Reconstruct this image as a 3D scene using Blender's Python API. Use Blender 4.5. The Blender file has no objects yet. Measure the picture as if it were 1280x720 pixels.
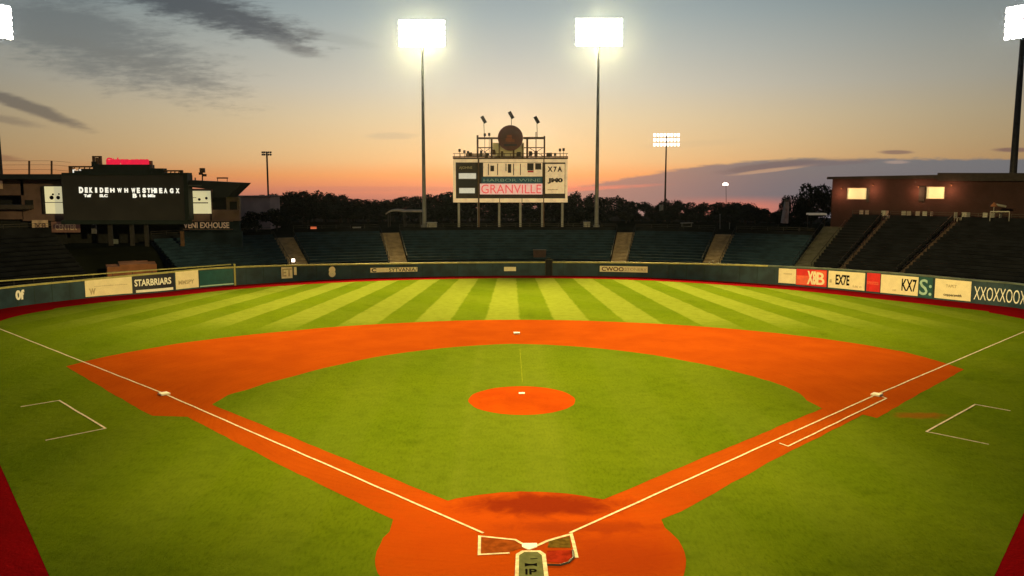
import bpy, math, random
from mathutils import Vector, Matrix
from mathutils.geometry import tessellate_polygon
random.seed(7)
R = math.radians
SC = bpy.context.scene
COL = SC.collection

# ------------------------------------------------------------------ camera
CX, CY, CH, PITCH, YAW, FPX = -0.683, -25.375, 11.399, 0.12276, 0.004185, 1057.77
_f = Vector((math.sin(YAW)*math.cos(PITCH), math.cos(YAW)*math.cos(PITCH), -math.sin(PITCH)))
_r = Vector((math.cos(YAW), -math.sin(YAW), 0)); _u = _r.cross(_f)
cam_d = bpy.data.cameras.new('camera'); cam = bpy.data.objects.new('camera', cam_d); COL.objects.link(cam)
cam.matrix_world = Matrix(((_r.x,_u.x,-_f.x,CX),(_r.y,_u.y,-_f.y,CY),(_r.z,_u.z,-_f.z,CH),(0,0,0,1)))
cam_d.sensor_width = 36; cam_d.lens = 36*FPX/1280; cam_d.clip_end = 8000; cam_d.clip_start = .1
SC.camera = cam

def ray(px, py): return _f + _r*((px-640)/FPX) + _u*((360-py)/FPX)
def G(px, py, z=0):                     # photograph position of a point lying at height z
    d = ray(px, py); t = (z-CH)/d.z; return Vector((CX+d.x*t, CY+d.y*t, z))
def P(px, py, Y):                       # photograph position of a point standing at distance Y
    d = ray(px, py); t = (Y-CY)/d.y; return Vector((CX+d.x*t, Y, CH+d.z*t))
def proj(p):
    v = Vector(p)-Vector((CX,CY,CH)); z = v.dot(_f); return 640+FPX*v.dot(_r)/z, 360-FPX*v.dot(_u)/z
def mpp(Y): return (Y-CY)/FPX           # metres per photo pixel at distance Y

# ------------------------------------------------------------------ materials
class NT:
    def __init__(s, tree): s.t = tree
    def n(s, typ, ins=None, **kw):
        nd = s.t.nodes.new(typ)
        for k, v in kw.items(): setattr(nd, k, v)
        for k, v in (ins or {}).items():
            if isinstance(v, bpy.types.NodeSocket): s.t.links.new(v, nd.inputs[k])
            else: nd.inputs[k].default_value = v
        return nd
    def m(s, op, a, b=0.0, c=0.0, clamp=False):
        return s.n('ShaderNodeMath', {0:a, 1:b, 2:c}, operation=op, use_clamp=clamp).outputs[0]
    def add(s,a,b): return s.m('ADD',a,b)
    def sub(s,a,b): return s.m('SUBTRACT',a,b)
    def mul(s,a,b): return s.m('MULTIPLY',a,b)
    def ss(s, x, a, b, lo=0.0, hi=1.0):
        return s.n('ShaderNodeMapRange', {'Value':x,'From Min':a,'From Max':b,'To Min':lo,'To Max':hi}, interpolation_type='SMOOTHSTEP').outputs[0]
    def mix(s, f, a, b, blend='MIX'):
        nd = s.n('ShaderNodeMix', data_type='RGBA', blend_type=blend, clamp_factor=True)
        for i, v in ((0,f),(6,a),(7,b)):
            if isinstance(v, bpy.types.NodeSocket): s.t.links.new(v, nd.inputs[i])
            else: nd.inputs[i].default_value = v if i == 0 else (*v[:3], 1)
        return nd.outputs[2]
    def noise(s, vec, scale, detail=4.0, rough=.55, dist=0.0):
        nd = s.n('ShaderNodeTexNoise', {'Scale':scale,'Detail':detail,'Roughness':rough,'Distortion':dist})
        if vec is not None: s.t.links.new(vec, nd.inputs['Vector'])
        return nd.outputs[0]

def mat(name, col, rough=.7, metal=0.0, var=.25, scale=2.0, emis=None, es=0.0, bump=0.0, bscale=20.0, spec=.3):
    m = bpy.data.materials.new(name); m.use_nodes = True; t = NT(m.node_tree); b = m.node_tree.nodes['Principled BSDF']
    g = t.n('ShaderNodeNewGeometry').outputs['Position']
    nz = t.noise(g, scale, 5.0)
    a = tuple(c*(1-var) for c in col); c2 = tuple(min(1, c*(1+var)) for c in col)
    f = t.ss(nz, .3, .7)
    m.node_tree.links.new(t.mix(f, a, c2), b.inputs['Base Color'])
    b.inputs['Roughness'].default_value = rough; b.inputs['Metallic'].default_value = metal
    b.inputs['Specular IOR Level'].default_value = spec
    if emis: b.inputs['Emission Color'].default_value = (*emis,1); b.inputs['Emission Strength'].default_value = es
    if bump:
        bn = t.n('ShaderNodeBump', {'Strength':bump,'Distance':.02,'Height':t.noise(g,bscale,4.0)})
        m.node_tree.links.new(bn.outputs[0], b.inputs['Normal'])
    return m

M = {}
HAZE = .00007
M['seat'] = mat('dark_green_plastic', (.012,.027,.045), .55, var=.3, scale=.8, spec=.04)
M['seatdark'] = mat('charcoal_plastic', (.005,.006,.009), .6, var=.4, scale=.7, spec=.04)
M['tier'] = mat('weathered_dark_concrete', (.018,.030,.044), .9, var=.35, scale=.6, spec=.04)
M['tierdark'] = mat('near_black_concrete', (.008,.009,.012), .9, var=.4, scale=.5, spec=.04)  # near black concrete for the side stands and back walls
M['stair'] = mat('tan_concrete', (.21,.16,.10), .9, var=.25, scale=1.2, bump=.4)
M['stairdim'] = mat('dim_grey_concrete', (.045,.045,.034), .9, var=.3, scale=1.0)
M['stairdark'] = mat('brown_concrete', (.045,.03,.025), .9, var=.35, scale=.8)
M['pad'] = mat('dark_teal_wall_padding', (.016,.040,.060), .6, var=.32, scale=.7)
M['rail'] = mat('faded_yellow_rail_paint', (.35,.33,.12), .6, var=.2, scale=1.5)
M['railg'] = mat('grey_green_rail_paint', (.09,.12,.10), .6, var=.3, scale=1.0)
M['steel'] = mat('galvanised_steel', (.26,.26,.25), .6, .1, var=.2, scale=.6)
M['dsteel'] = mat('dark_steel', (.035,.032,.03), .6, .3, var=.25)
M['bsteel'] = mat('brown_painted_steel', (.10,.055,.03), .6, .1, var=.25)
M['cream'] = mat('cream_sign_vinyl', (.80,.72,.50), .6, var=.05)
M['white'] = mat('white_paint', (.8,.8,.76), .6, var=.05)
M['black'] = mat('black_print', (.006,.006,.006), .9, var=.1, spec=0)
M['grey'] = mat('faint_grey_print', (.45,.38,.24), .6, var=.1)
M['navy'] = mat('navy_sign_vinyl', (.012,.014,.03), .5, var=.1)
M['red'] = mat('red_sign_vinyl', (.62,.02,.02), .5, var=.1)
M['redl'] = mat('light_red_print', (.75,.12,.06), .5, var=.1)
M['teal'] = mat('teal_sign_vinyl', (.010,.075,.085), .5, var=.12)
M['tealp'] = mat('pale_teal_print', (.35,.55,.5), .5, var=.12)
M['boardface'] = mat('charcoal_board_face', (.030,.029,.030), .5, var=.12, scale=.4)
M['boardtop'] = mat('dark_green_black_cladding', (.010,.017,.017), .7, var=.2, scale=.5)
M['brown'] = mat('brown_render_wall', (.12,.075,.07), .85, var=.25, scale=.5, bump=.3)
M['roof'] = mat('dark_blue_grey_roofing', (.014,.018,.022), .6, var=.2)
M['pinkwall'] = mat('dusty_pink_render', (.50,.36,.35), .85, var=.15, scale=.4)
M['darkvoid'] = mat('dark_interior_wall', (.010,.011,.012), .9, var=.3)
M['bark'] = mat('dark_bark', (.03,.024,.018), .9, var=.3, scale=4)
M['leaf'] = mat('dark_green_foliage', (.010,.016,.012), .9, var=.55, scale=.35, spec=.03)
M['leaf2'] = mat('brown_green_foliage', (.014,.018,.012), .9, var=.5, scale=.3, spec=.03)
M['leaf3'] = mat('lit_olive_foliage', (.06,.08,.03), .8, var=.5, scale=.3)
M['bag'] = mat('white_canvas', (.85,.82,.75), .7, var=.05)
M['lamp'] = mat('lit_floodlight_lens', (.9,.9,.85), .4, var=0, emis=(1,.93,.80), es=40)
M['lampfar'] = mat('dimmer_floodlight_lens', (.9,.9,.85), .4, var=0, emis=(1,.88,.74), es=3.0)
M['lampoff'] = mat('unlit_lamp_glass', (.10,.09,.08), .3, var=.1)
M['street'] = mat('street_lamp_lens', (.9,.9,.85), .4, var=0, emis=(1,.82,.68), es=6)
M['text'] = mat('white_lit_letters', (.8,.8,.8), .5, var=0, emis=(.95,.95,.85), es=.85)
M['neon'] = mat('red_neon_letters', (.5,.02,.04), .5, var=0, emis=(.80,.015,.06), es=.75)
M['glowcream'] = mat('backlit_cream_panel', (.6,.48,.30), .5, var=.28, scale=1.1, emis=(1,.70,.36), es=.42)
M['glowwhite'] = mat('backlit_white_strip', (.5,.5,.45), .5, var=.1, scale=2, emis=(.85,.82,.66), es=.45)
M['glowred'] = mat('lit_red_pink_letters', (.6,.1,.1), .5, var=.1, emis=(.9,.10,.12), es=.5)
M['glowpink'] = mat('lit_pink_backing', (.7,.5,.45), .5, var=.2, scale=3, emis=(1,.55,.48), es=.45)
M['sbdark'] = mat('dark_scoreboard_cell', (.02,.012,.012), .4, var=.3, scale=1.5)
M['sbteal'] = mat('dark_teal_scoreboard_strip', (.012,.05,.055), .5, var=.3, scale=2, emis=(.02,.10,.11), es=.25)
M['poster'] = mat('backlit_poster', (.6,.6,.4), .5, var=.08, emis=(.80,.72,.42), es=.62)
M['dimsign'] = mat('dim_lit_sign', (.35,.26,.16), .6, var=.35, scale=1.6, emis=(.5,.28,.15), es=.12)
M['winlit'] = mat('lit_window_glass', (.5,.5,.35), .3, var=.06, scale=1.2, emis=(.70,.60,.28), es=.52)
M['orange'] = mat('orange_lit_sign', (.7,.15,.05), .5, var=.2, scale=3, emis=(1,.2,.07), es=.7)
M['disc'] = mat('dark_red_brown_enamel', (.10,.03,.022), .5, var=.3, scale=.7)
M['discmark'] = mat('orange_brown_enamel', (.30,.085,.03), .5, var=.3, scale=1.5)
M['mat'] = mat('olive_green_rubber', (.10,.115,.045), .9, var=.2, scale=3, spec=.05)
M['clayred'] = mat('terracotta_bench_paint', (.22,.09,.045), .85, var=.3, scale=.7)
M['paleroof'] = mat('pale_canopy', (.42,.36,.30), .7, var=.15)

def brick_mat():
    m = bpy.data.materials.new('dark_red_brick'); m.use_nodes = True; t = NT(m.node_tree); b = m.node_tree.nodes['Principled BSDF']
    tc = t.n('ShaderNodeTexCoord').outputs['Object']
    sp = t.n('ShaderNodeSeparateXYZ', {0:tc})
    uv = t.n('ShaderNodeCombineXYZ', {0:sp.outputs[0],1:sp.outputs[2]}).outputs[0]
    br = t.n('ShaderNodeTexBrick', {'Vector':uv,'Color1':(.038,.020,.020,1),'Color2':(.030,.017,.017,1),'Mortar':(.028,.019,.020,1),'Scale':2.2,'Mortar Size':.015})
    nz = t.noise(tc, .5, 5.0)
    m.node_tree.links.new(t.mix(t.ss(nz,.3,.75,0,.6), br.outputs[0], (.020,.011,.010)), b.inputs['Base Color'])
    b.inputs['Roughness'].default_value = .9; b.inputs['Specular IOR Level'].default_value = .05
    return m
M['brick'] = brick_mat()

def grass_mat(infield=False):
    m = bpy.data.materials.new('mown_grass'); m.use_nodes = True; L = m.node_tree.links; t = NT(m.node_tree); b = m.node_tree.nodes['Principled BSDF']
    g = t.n('ShaderNodeNewGeometry').outputs['Position']
    sp = t.n('ShaderNodeSeparateXYZ', {0:g}); x, y = sp.outputs[0], sp.outputs[1]
    wob = t.mul(t.sub(t.noise(g, .6, 3.0), .5), .35)
    # mowing passes: wide passes that fan out slightly towards the infield
    u = t.m('DIVIDE', t.mul(t.add(t.sub(x, .25), wob), 149.0), t.sub(195.0, y))
    s = t.m('SINE', t.mul(u, math.pi/2.87)); s = t.ss(t.mul(s,-1.0), -.16, .16)
    out = t.ss(y, 38.0, 47.0)
    xs = t.ss(t.m('ABSOLUTE', x), 45.0, 16.0, .25, 1.0)
    # cross passes
    s2 = t.ss(t.m('SINE', t.mul(t.add(x, t.mul(y, 1.1)), .55)), -.3, .3)
    st_out = t.mul(t.mul(s, xs), out)
    s3 = t.ss(t.m('SINE', t.mul(t.add(x,t.mul(wob,.6)), math.pi/2.4)), -.35, .35)
    st_in = t.mul(t.sub(1.0, out), t.add(t.mul(s3,.09), t.mul(s2,.04)))
    ctr = t.mul(t.ss(t.m('ABSOLUTE', t.sub(t.add(x,wob),-.6)), 2.6, 2.0), t.mul(t.sub(1.0, out), .16))
    lightness = t.add(ctr, t.add(t.add(t.mul(st_out,.95), st_in), t.mul(t.mul(s2,.10),out)))
    n1 = t.noise(g, .12, 4.0); n2 = t.noise(g, 1.3, 6.0, .65); n3 = t.noise(g, 14.0, 4.0, .7)
    base = t.mix(t.ss(n1,.3,.7), (.106,.174,.0062), (.136,.203,.0066))
    base = t.mix(t.mul(t.ss(n2,.4,.75),.35), base, (.060,.100,.005))
    base = t.mix(t.ss(n3,.35,.8,0,.35), base, (.15,.17,.011))
    st = t.noise(t.n('ShaderNodeCombineXYZ',{0:t.mul(x,9.0),1:t.mul(y,2.6),2:0.0}).outputs[0],1.0,5.0,.7)
    base = t.mix(t.ss(st,.46,.72,0,.55), base, (.052,.088,.004)); base = t.mix(t.ss(st,.48,.26,0,.4), base, (.165,.21,.010))
    n5 = t.noise(g, .33, 5.0, .7); base = t.mix(t.ss(n5,.52,.72,0,.35), base, (.062,.105,.005))
    lite = t.mix(t.ss(n2,.35,.7), (.225,.280,.034), (.185,.235,.025))
    c = t.mix(lightness, base, lite)
    # worn patch just outside first base, thin mowing seam behind the mound
    dx = t.mul(t.sub(x, 19.7), .42); dy = t.sub(y, 15.35)
    d = t.m('SQRT', t.add(t.mul(dx,dx), t.mul(dy,dy)))
    c = t.mix(t.mul(t.ss(t.add(d,t.mul(t.sub(n2,.5),.9)), .75,.25), .75), c, (.30,.10,.012))
    L.new(c, b.inputs['Base Color'])
    b.inputs['Roughness'].default_value = .85; b.inputs['Specular IOR Level'].default_value = .0
    hgt = t.add(t.mul(t.noise(g, 30.0, 5.0,.7), .6), t.mul(n2, .8))
    bn = t.n('ShaderNodeBump', {'Strength':.9,'Distance':.12,'Height':hgt}); L.new(bn.outputs[0], b.inputs['Normal'])
    return m
M['grass'] = grass_mat()

def clay_mat(name, c1, c2, blots=False):
    m = bpy.data.materials.new(name); m.use_nodes = True; L = m.node_tree.links; t = NT(m.node_tree); b = m.node_tree.nodes['Principled BSDF']
    g = t.n('ShaderNodeNewGeometry').outputs['Position']
    sp = t.n('ShaderNodeSeparateXYZ', {0:g}); x, y = sp.outputs[0], sp.outputs[1]
    n1 = t.noise(g, .35, 5.0); n2 = t.noise(g, 6.0, 6.0, .7); n4 = t.noise(g, 1.2, 5.0, .6, .8)
    c = t.mix(t.ss(n1,.3,.7), c1, c2)
    c = t.mix(t.ss(n2,.5,.8,0,.25), c, tuple(v*.55 for v in c1))
    # drag-mat sweeps that follow the curve of the infield, footprints and grit
    dx=x; dy=t.sub(y,18.44); rr=t.m('SQRT',t.add(t.mul(dx,dx),t.mul(dy,dy)))
    rk=t.noise(t.n('ShaderNodeCombineXYZ',{0:t.mul(rr,7.0),1:t.mul(t.m('ARCTAN2',dx,dy),3.0),2:0.0}).outputs[0],1.0,4.0,.6)
    c = t.mix(t.ss(rk,.42,.68,0,.26), c, tuple(v*.62 for v in c1))
    grit=t.noise(g,38.0,3.0,.7); c = t.mix(t.ss(grit,.56,.72,0,.35), c, tuple(min(1,v*1.35+.012) for v in c1))
    sc=t.noise(g,2.6,6.0,.72,1.2); c = t.mix(t.ss(sc,.56,.74,0,.4), c, tuple(v*.5 for v in c2))
    if blots:
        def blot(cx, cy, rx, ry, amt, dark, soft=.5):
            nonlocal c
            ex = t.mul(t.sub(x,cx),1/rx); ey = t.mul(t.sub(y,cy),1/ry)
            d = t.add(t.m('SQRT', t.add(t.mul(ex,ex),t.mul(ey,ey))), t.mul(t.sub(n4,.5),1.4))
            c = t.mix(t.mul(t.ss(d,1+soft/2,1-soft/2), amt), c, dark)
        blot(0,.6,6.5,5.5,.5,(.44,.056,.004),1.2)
        blot(.6,3.7,2.6,1.0,.85,(.15,.014,.005),1.0)      # dark red patch in front of the plate
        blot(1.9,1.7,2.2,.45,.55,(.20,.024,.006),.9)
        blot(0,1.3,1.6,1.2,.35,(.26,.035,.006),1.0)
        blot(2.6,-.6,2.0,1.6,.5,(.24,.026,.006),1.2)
    L.new(c, b.inputs['Base Color']); b.inputs['Roughness'].default_value = .95; b.inputs['Specular IOR Level'].default_value = .0
    bn = t.n('ShaderNodeBump', {'Strength':.6,'Distance':.05,'Height':t.add(n2,t.mul(n4,.7))}); L.new(bn.outputs[0], b.inputs['Normal'])
    return m
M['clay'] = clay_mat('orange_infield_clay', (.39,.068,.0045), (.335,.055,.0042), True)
M['claym'] = clay_mat('orange_mound_clay', (.46,.070,.004), (.36,.048,.004))
M['track'] = clay_mat('dark_red_warning_track', (.25,.004,.007), (.19,.004,.006))
M['earth'] = mat('dark_scrub_ground', (.010,.012,.009), .95, var=.4, scale=.08, spec=0)
M['chalk'] = mat('chalk_white', (.70,.60,.44), .95, var=.25, scale=5, spec=.05)

# ------------------------------------------------------------------ geometry helpers
class MB:
    def __init__(s): s.v=[]; s.f=[]; s.mi=[]; s.k=0
    def face(s, pts):
        b=len(s.v); s.v += [tuple(p) for p in pts]; s.f.append(tuple(range(b,b+len(pts)))); s.mi.append(s.k); return s
    def hexa(s, p):   # 8 points: bottom 4 then top 4
        b=len(s.v); s.v += [tuple(q) for q in p]
        for q in ((0,3,2,1),(4,5,6,7),(0,1,5,4),(1,2,6,5),(2,3,7,6),(3,0,4,7)): s.f.append(tuple(b+i for i in q)); s.mi.append(s.k)
        return s
    def box(s, c, d, rz=0.0, rx=0.0):
        m = Matrix.Rotation(rz,3,'Z') @ Matrix.Rotation(rx,3,'X'); c=Vector(c)
        q=[c+m@Vector((sx*d[0]/2,sy*d[1]/2,sz*d[2]/2)) for sz in(-1,1) for sx,sy in((-1,-1),(1,-1),(1,1),(-1,1))]
        return s.hexa(q)
    def bar(s, a, b, w=.1, h=None):
        a=Vector(a);b=Vector(b);h=h or w; d=(b-a).normalized(); up=Vector((0,0,1)) if abs(d.z)<.95 else Vector((0,1,0))
        r=d.cross(up).normalized()*w/2; u=r.cross(d).normalized()*h/2
        return s.hexa([a-r-u,a+r-u,a+r+u,a-r+u,b-r-u,b+r-u,b+r+u,b-r+u])
    def tube(s, a, b, r0, r1=None, n=10, cap=True):
        a=Vector(a);b=Vector(b);r1=r0 if r1 is None else r1; d=(b-a).normalized(); up=Vector((0,0,1)) if abs(d.z)<.9 else Vector((1,0,0))
        x=d.cross(up).normalized(); y=d.cross(x); o=len(s.v)
        for c,r in((a,r0),(b,r1)):
            for i in range(n):
                an=2*math.pi*i/n; s.v.append(tuple(c+x*math.cos(an)*r+y*math.sin(an)*r))
        for i in range(n): s.f.append((o+i,o+(i+1)%n,o+n+(i+1)%n,o+n+i)); s.mi.append(s.k)
        if cap: s.f.append(tuple(o+i for i in reversed(range(n)))); s.mi.append(s.k); s.f.append(tuple(o+n+i for i in range(n))); s.mi.append(s.k)
        return s
    def grid(s, rows):
        b=len(s.v); n=len(rows[0])
        for r in rows: s.v += [tuple(p) for p in r]
        for i in range(len(rows)-1):
            for j in range(n-1): s.f.append((b+i*n+j,b+i*n+j+1,b+(i+1)*n+j+1,b+(i+1)*n+j)); s.mi.append(s.k)
        return s
    def poly(s, pts, z):
        pts=[Vector((p[0],p[1],0)) for p in pts]; b=len(s.v); s.v += [(p.x,p.y,z) for p in pts]
        for t in tessellate_polygon([pts]):
            a,c,d=(pts[i] for i in t); cr=(c-a).cross(d-a).z
            s.f.append(tuple(b+i for i in (t if cr>0 else t[::-1]))); s.mi.append(s.k)
        return s
    def mesh(s, name, mats, origin=(0,0,0)):
        o=Vector(origin); me=bpy.data.meshes.new(name); me.from_pydata([tuple(Vector(v)-o) for v in s.v],[],s.f)
        for m in (mats if isinstance(mats,(list,tuple)) else [mats]): me.materials.append(m)
        if max(s.mi,default=0)>0: me.polygons.foreach_set('material_index', s.mi)
        me.update(); return me
    def obj(s, name, mats, parent=None, origin=(0,0,0)):
        ob=bpy.data.objects.new(name, s.mesh(name,mats,origin)); COL.objects.link(ob)
        if parent: ob.parent=parent; ob.location=Vector(origin)-parent.matrix_world.translation if False else (Vector(origin)-Vector(parent.get('_o',(0,0,0))))
        else: ob.location=origin
        return ob
def tag(o, label=None, cat=None, group=None, kind=None):
    if label: o['label']=label
    if cat: o['category']=cat
    if group: o['group']=group
    if kind: o['kind']=kind
    return o
def thing(name, label, cat, loc=(0,0,0), group=None):
    o=bpy.data.objects.new(name,None); COL.objects.link(o); o.location=loc; o.empty_display_size=.5
    o['_o']=tuple(loc); return tag(o,label,cat,group)
def part(mb, name, mats, par, label=None):
    # geometry is given in world coordinates; the parent Empty carries the offset
    root=par; off=Vector((0,0,0)); q=par
    while q is not None: off+=q.location; q=q.parent
    ob=bpy.data.objects.new(name, mb.mesh(name,mats,off)); COL.objects.link(ob); ob.parent=par
    if label: ob['label']=label
    return ob
def struct(mb, name, mats): return tag(mb.obj(name,mats),kind='structure')
def copy_tree(o, parent=None):
    c=o.copy(); COL.objects.link(c); c.parent=parent
    for ch in list(o.children): copy_tree(ch,c)
    return c
def text_mesh(txt, height, width, depth=.03, bold=0.0):
    cu=bpy.data.curves.new('lettering','FONT'); cu.body=txt; cu.size=1; cu.align_x='CENTER'; cu.align_y='CENTER'; cu.extrude=.01; cu.offset=bold; cu.resolution_u=3
    ob=bpy.data.objects.new('lettering',cu); me=bpy.data.meshes.new_from_object(ob); bpy.data.objects.remove(ob); bpy.data.curves.remove(cu)
    xs=[v.co.x for v in me.vertices]; ys=[v.co.y for v in me.vertices]; zs=[v.co.z for v in me.vertices]
    x0,x1,y0,y1=min(xs),max(xs),min(ys),max(ys); z0=min(zs); z1=max(zs)
    for v in me.vertices:
        v.co=Vector(((v.co.x-(x0+x1)/2)/(x1-x0)*width, (v.co.y-(y0+y1)/2)/(y1-y0)*height, (v.co.z-z0)/(z1-z0)*depth))
    return me
def lettering(txt, center, right, w, h, m, par, normal=None, name='lettering', bold=0.02, up=Vector((0,0,1)), depth=.03):
    me=text_mesh(txt,h,w,depth,bold); me.name=name; me.materials.clear(); me.materials.append(m)
    r=Vector(right).normalized(); u=up; n=r.cross(u).normalized()
    mw=Matrix(((r.x,u.x,n.x),(r.y,u.y,n.y),(r.z,u.z,n.z)))
    off=Vector((0,0,0)); q=par
    while q is not None: off+=q.location; q=q.parent
    for v in me.vertices: v.co=mw@v.co+Vector(center)-off
    ob=bpy.data.objects.new(name,me); COL.objects.link(ob); ob.parent=par; return ob

# ------------------------------------------------------------------ world (dusk sky) and light
def build_world():
    w=bpy.data.worlds.new('World'); SC.world=w; w.use_nodes=True; t=NT(w.node_tree); L=w.node_tree.links
    bg=w.node_tree.nodes['Background']; outn=w.node_tree.nodes['World Output']
    d=t.n('ShaderNodeTexCoord').outputs['Generated']; sp=t.n('ShaderNodeSeparateXYZ',{0:d}); x,y,z=sp.outputs
    hor=t.m('SQRT',t.add(t.mul(x,x),t.mul(y,y))); hor=t.m('MAXIMUM',hor,.02)
    e=t.m('DIVIDE',z,hor)
    ym=t.m('MAXIMUM',y,.12); u=t.m('DIVIDE',x,ym); ee=t.m('DIVIDE',z,ym)
    def lin(c): return tuple(((v/255)/12.92 if v/255<=.04045 else ((v/255+.055)/1.055)**2.4) for v in c)
    stops=[(-.6,(14,14,13)),(-.03,(140,100,96)),(-.012,(212,134,112)),(-.002,(240,150,106)),(.010,(249,170,106)),(.026,(242,196,138)),(.045,(236,203,152)),
           (.075,(226,206,168)),(.110,(206,201,184)),(.150,(184,189,182)),(.190,(160,174,175)),(.225,(142,158,163)),(.40,(92,112,126)),(1.4,(34,46,62))]
    rp=t.n('ShaderNodeValToRGB'); cr=rp.color_ramp; cr.interpolation='LINEAR'
    f=t.m('POWER',t.m('MULTIPLY_ADD',e,.5,.3,clamp=True),1.0); L.new(f,rp.inputs[0])
    pos=lambda v:max(0,min(1,v*.5+.3))
    while len(cr.elements)<len(stops): cr.elements.new(.5)
    for el,(v,c) in zip(cr.elements,stops): el.position=pos(v); el.color=(*lin(c),1)
    for el,(v,c) in zip(cr.elements,stops): el.position=pos(v)
    c=rp.outputs[0]
    # afterglow is centred on where the sun went down and fades to either side and behind
    az=t.m('ARCTAN2',x,y); az2=t.mul(az,az)
    glow=t.add(.20,t.mul(.80,t.m('EXPONENT',t.mul(az2,-4.0))))
    g2=t.ss(e,-.02,.25); glowf=t.add(glow,t.mul(t.mul(t.sub(1.0,glow),g2),.12))
    glc=t.n('ShaderNodeCombineXYZ',{0:glowf,1:glowf,2:glowf}).outputs[0]
    c=t.mix(1.0,c,glc,'MULTIPLY')
    vec=t.n('ShaderNodeCombineXYZ',{0:u,1:t.mul(ee,4.5),2:0.0}).outputs[0]
    n=t.noise(vec,7.0,7.0,.6,.4); n=t.sub(n,.5)
    nf=t.sub(t.noise(vec,24.0,6.0,.65),.5); ng=t.sub(t.noise(vec,60.0,4.0,.65),.5)
    def blob(px,py,lx,ly,ang,amt,col,soft=.9,nz=1.6,cc=None):
        nonlocal c
        a=R(ang); ca,sa=math.cos(a),math.sin(a)
        du=t.sub(u,(px-640)/FPX-YAW*-1); dv=t.sub(ee,(229.5-py)/FPX)
        p=t.mul(t.sub(t.mul(du,ca),t.mul(dv,sa)),FPX/lx); q=t.mul(t.add(t.mul(du,sa),t.mul(dv,ca)),FPX/ly)
        r=t.m('SQRT',t.add(t.mul(p,p),t.mul(q,q)))
        r=t.add(r,t.add(t.mul(n,nz),t.add(t.mul(nf,nz*.8),t.mul(ng,nz*.5))))
        mk=t.mul(t.ss(r,1+soft/2,1-soft/2),amt)
        c=t.mix(mk,c,lin(col))
    # ang: positive = falling to the right in the photo
    blob(110,48,150,38,18,.62,(84,92,96),1.3,2.2)
    blob(200,88,90,9,16,.35,(110,112,108),1.2,1.8)
    blob(250,14,125,20,14,.88,(62,70,78),1.0,1.8)
    blob(330,42,60,9,24,.6,(80,88,94),1.0,1.5)
    blob(378,68,32,6,14,.45,(118,120,118),1.0,1.2)
    blob(430,55,40,6,10,.25,(135,140,138),1.0,1.4)
    blob(42,134,72,7,20,.75,(88,84,82),.9,1.0)
    blob(18,152,40,5,10,.5,(110,100,90),1.0,1.2)
    blob(0,196,34,4,8,.6,(130,90,70),1.0,1.0)
    blob(492,171,26,4,0,.4,(185,170,145),1.0,1.2)
    # low cloud bank along the right-hand horizon
    top=t.ss(u,-.10,.34,-.020,.029); top=t.add(top,t.add(t.mul(n,.012),t.add(t.mul(nf,.009),t.mul(ng,.004))))
    side=t.ss(u,-.02,.12)
    bank=t.mul(t.mul(t.ss(t.sub(top,ee),-.0015,.003),side),t.ss(u,3,1.2))
    bankc=t.mix(t.ss(u,.1,.35),lin((150,124,118)),lin((98,108,116)))
    low=t.ss(ee,-.012,-.028); bankc=t.mix(t.mul(low,t.ss(t.m('ABSOLUTE',t.sub(u,.27)),.12,.0)),bankc,lin((215,124,104)))
    c=t.mix(t.mul(bank,.93),c,bankc)
    blob(690,238,120,2.8,-3,.5,(246,130,100),.8,.9)
    blob(470,236,120,3,0,.30,(178,120,110),.9,.9)
    blob(960,208,60,4.5,-7,.75,(100,94,98),.9,1.0)
    blob(962,213,46,2.0,-7,.5,(212,168,130),.9,1.0)
    blob(1030,204,60,3.5,-3,.6,(104,98,104),.9,1.0)
    blob(1116,203,15,2.0,0,.5,(185,158,142),.9,.9)
    blob(1117,191,20,2.5,0,.8,(120,98,92),.8,.6)
    blob(1262,188,24,2.8,0,.8,(110,84,84),.8,.6)
    blob(870,180,60,4,-3,.18,(190,170,140),1.0,1.2)
    L.new(c,bg.inputs[0]); bg.inputs[1].default_value=1.0
    sky=t.n('ShaderNodeTexSky',sky_type='NISHITA'); sky.sun_disc=False; sky.sun_elevation=R(1.0); sky.sun_rotation=R(0); sky.altitude=100
    b2=t.n('ShaderNodeBackground',{0:sky.outputs[0],1:.008})
    ad=t.n('ShaderNodeAddShader',{0:bg.outputs[0],1:b2.outputs[0]}); L.new(ad.outputs[0],outn.inputs[0])
build_world()
sd=bpy.data.lights.new('sun','SUN'); sd.energy=.12; sd.angle=R(6); sd.color=(1,.55,.32); so=bpy.data.objects.new('sun',sd); COL.objects.link(so)
so.rotation_euler=Vector((0,-1,-.05)).to_track_quat('-Z','Y').to_euler()

def spot(pos, target, power, ang, blend=.6, col=(1,.74,.36), rad=1.5):
    l=bpy.data.lights.new('flood_and_added_spot','SPOT'); l.energy=power; l.spot_size=R(ang); l.spot_blend=blend; l.color=col; l.shadow_soft_size=rad
    o=bpy.data.objects.new('flood_and_added_spot',l); COL.objects.link(o); o.location=pos
    o.rotation_euler=(Vector(target)-Vector(pos)).to_track_quat('-Z','Y').to_euler()

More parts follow.
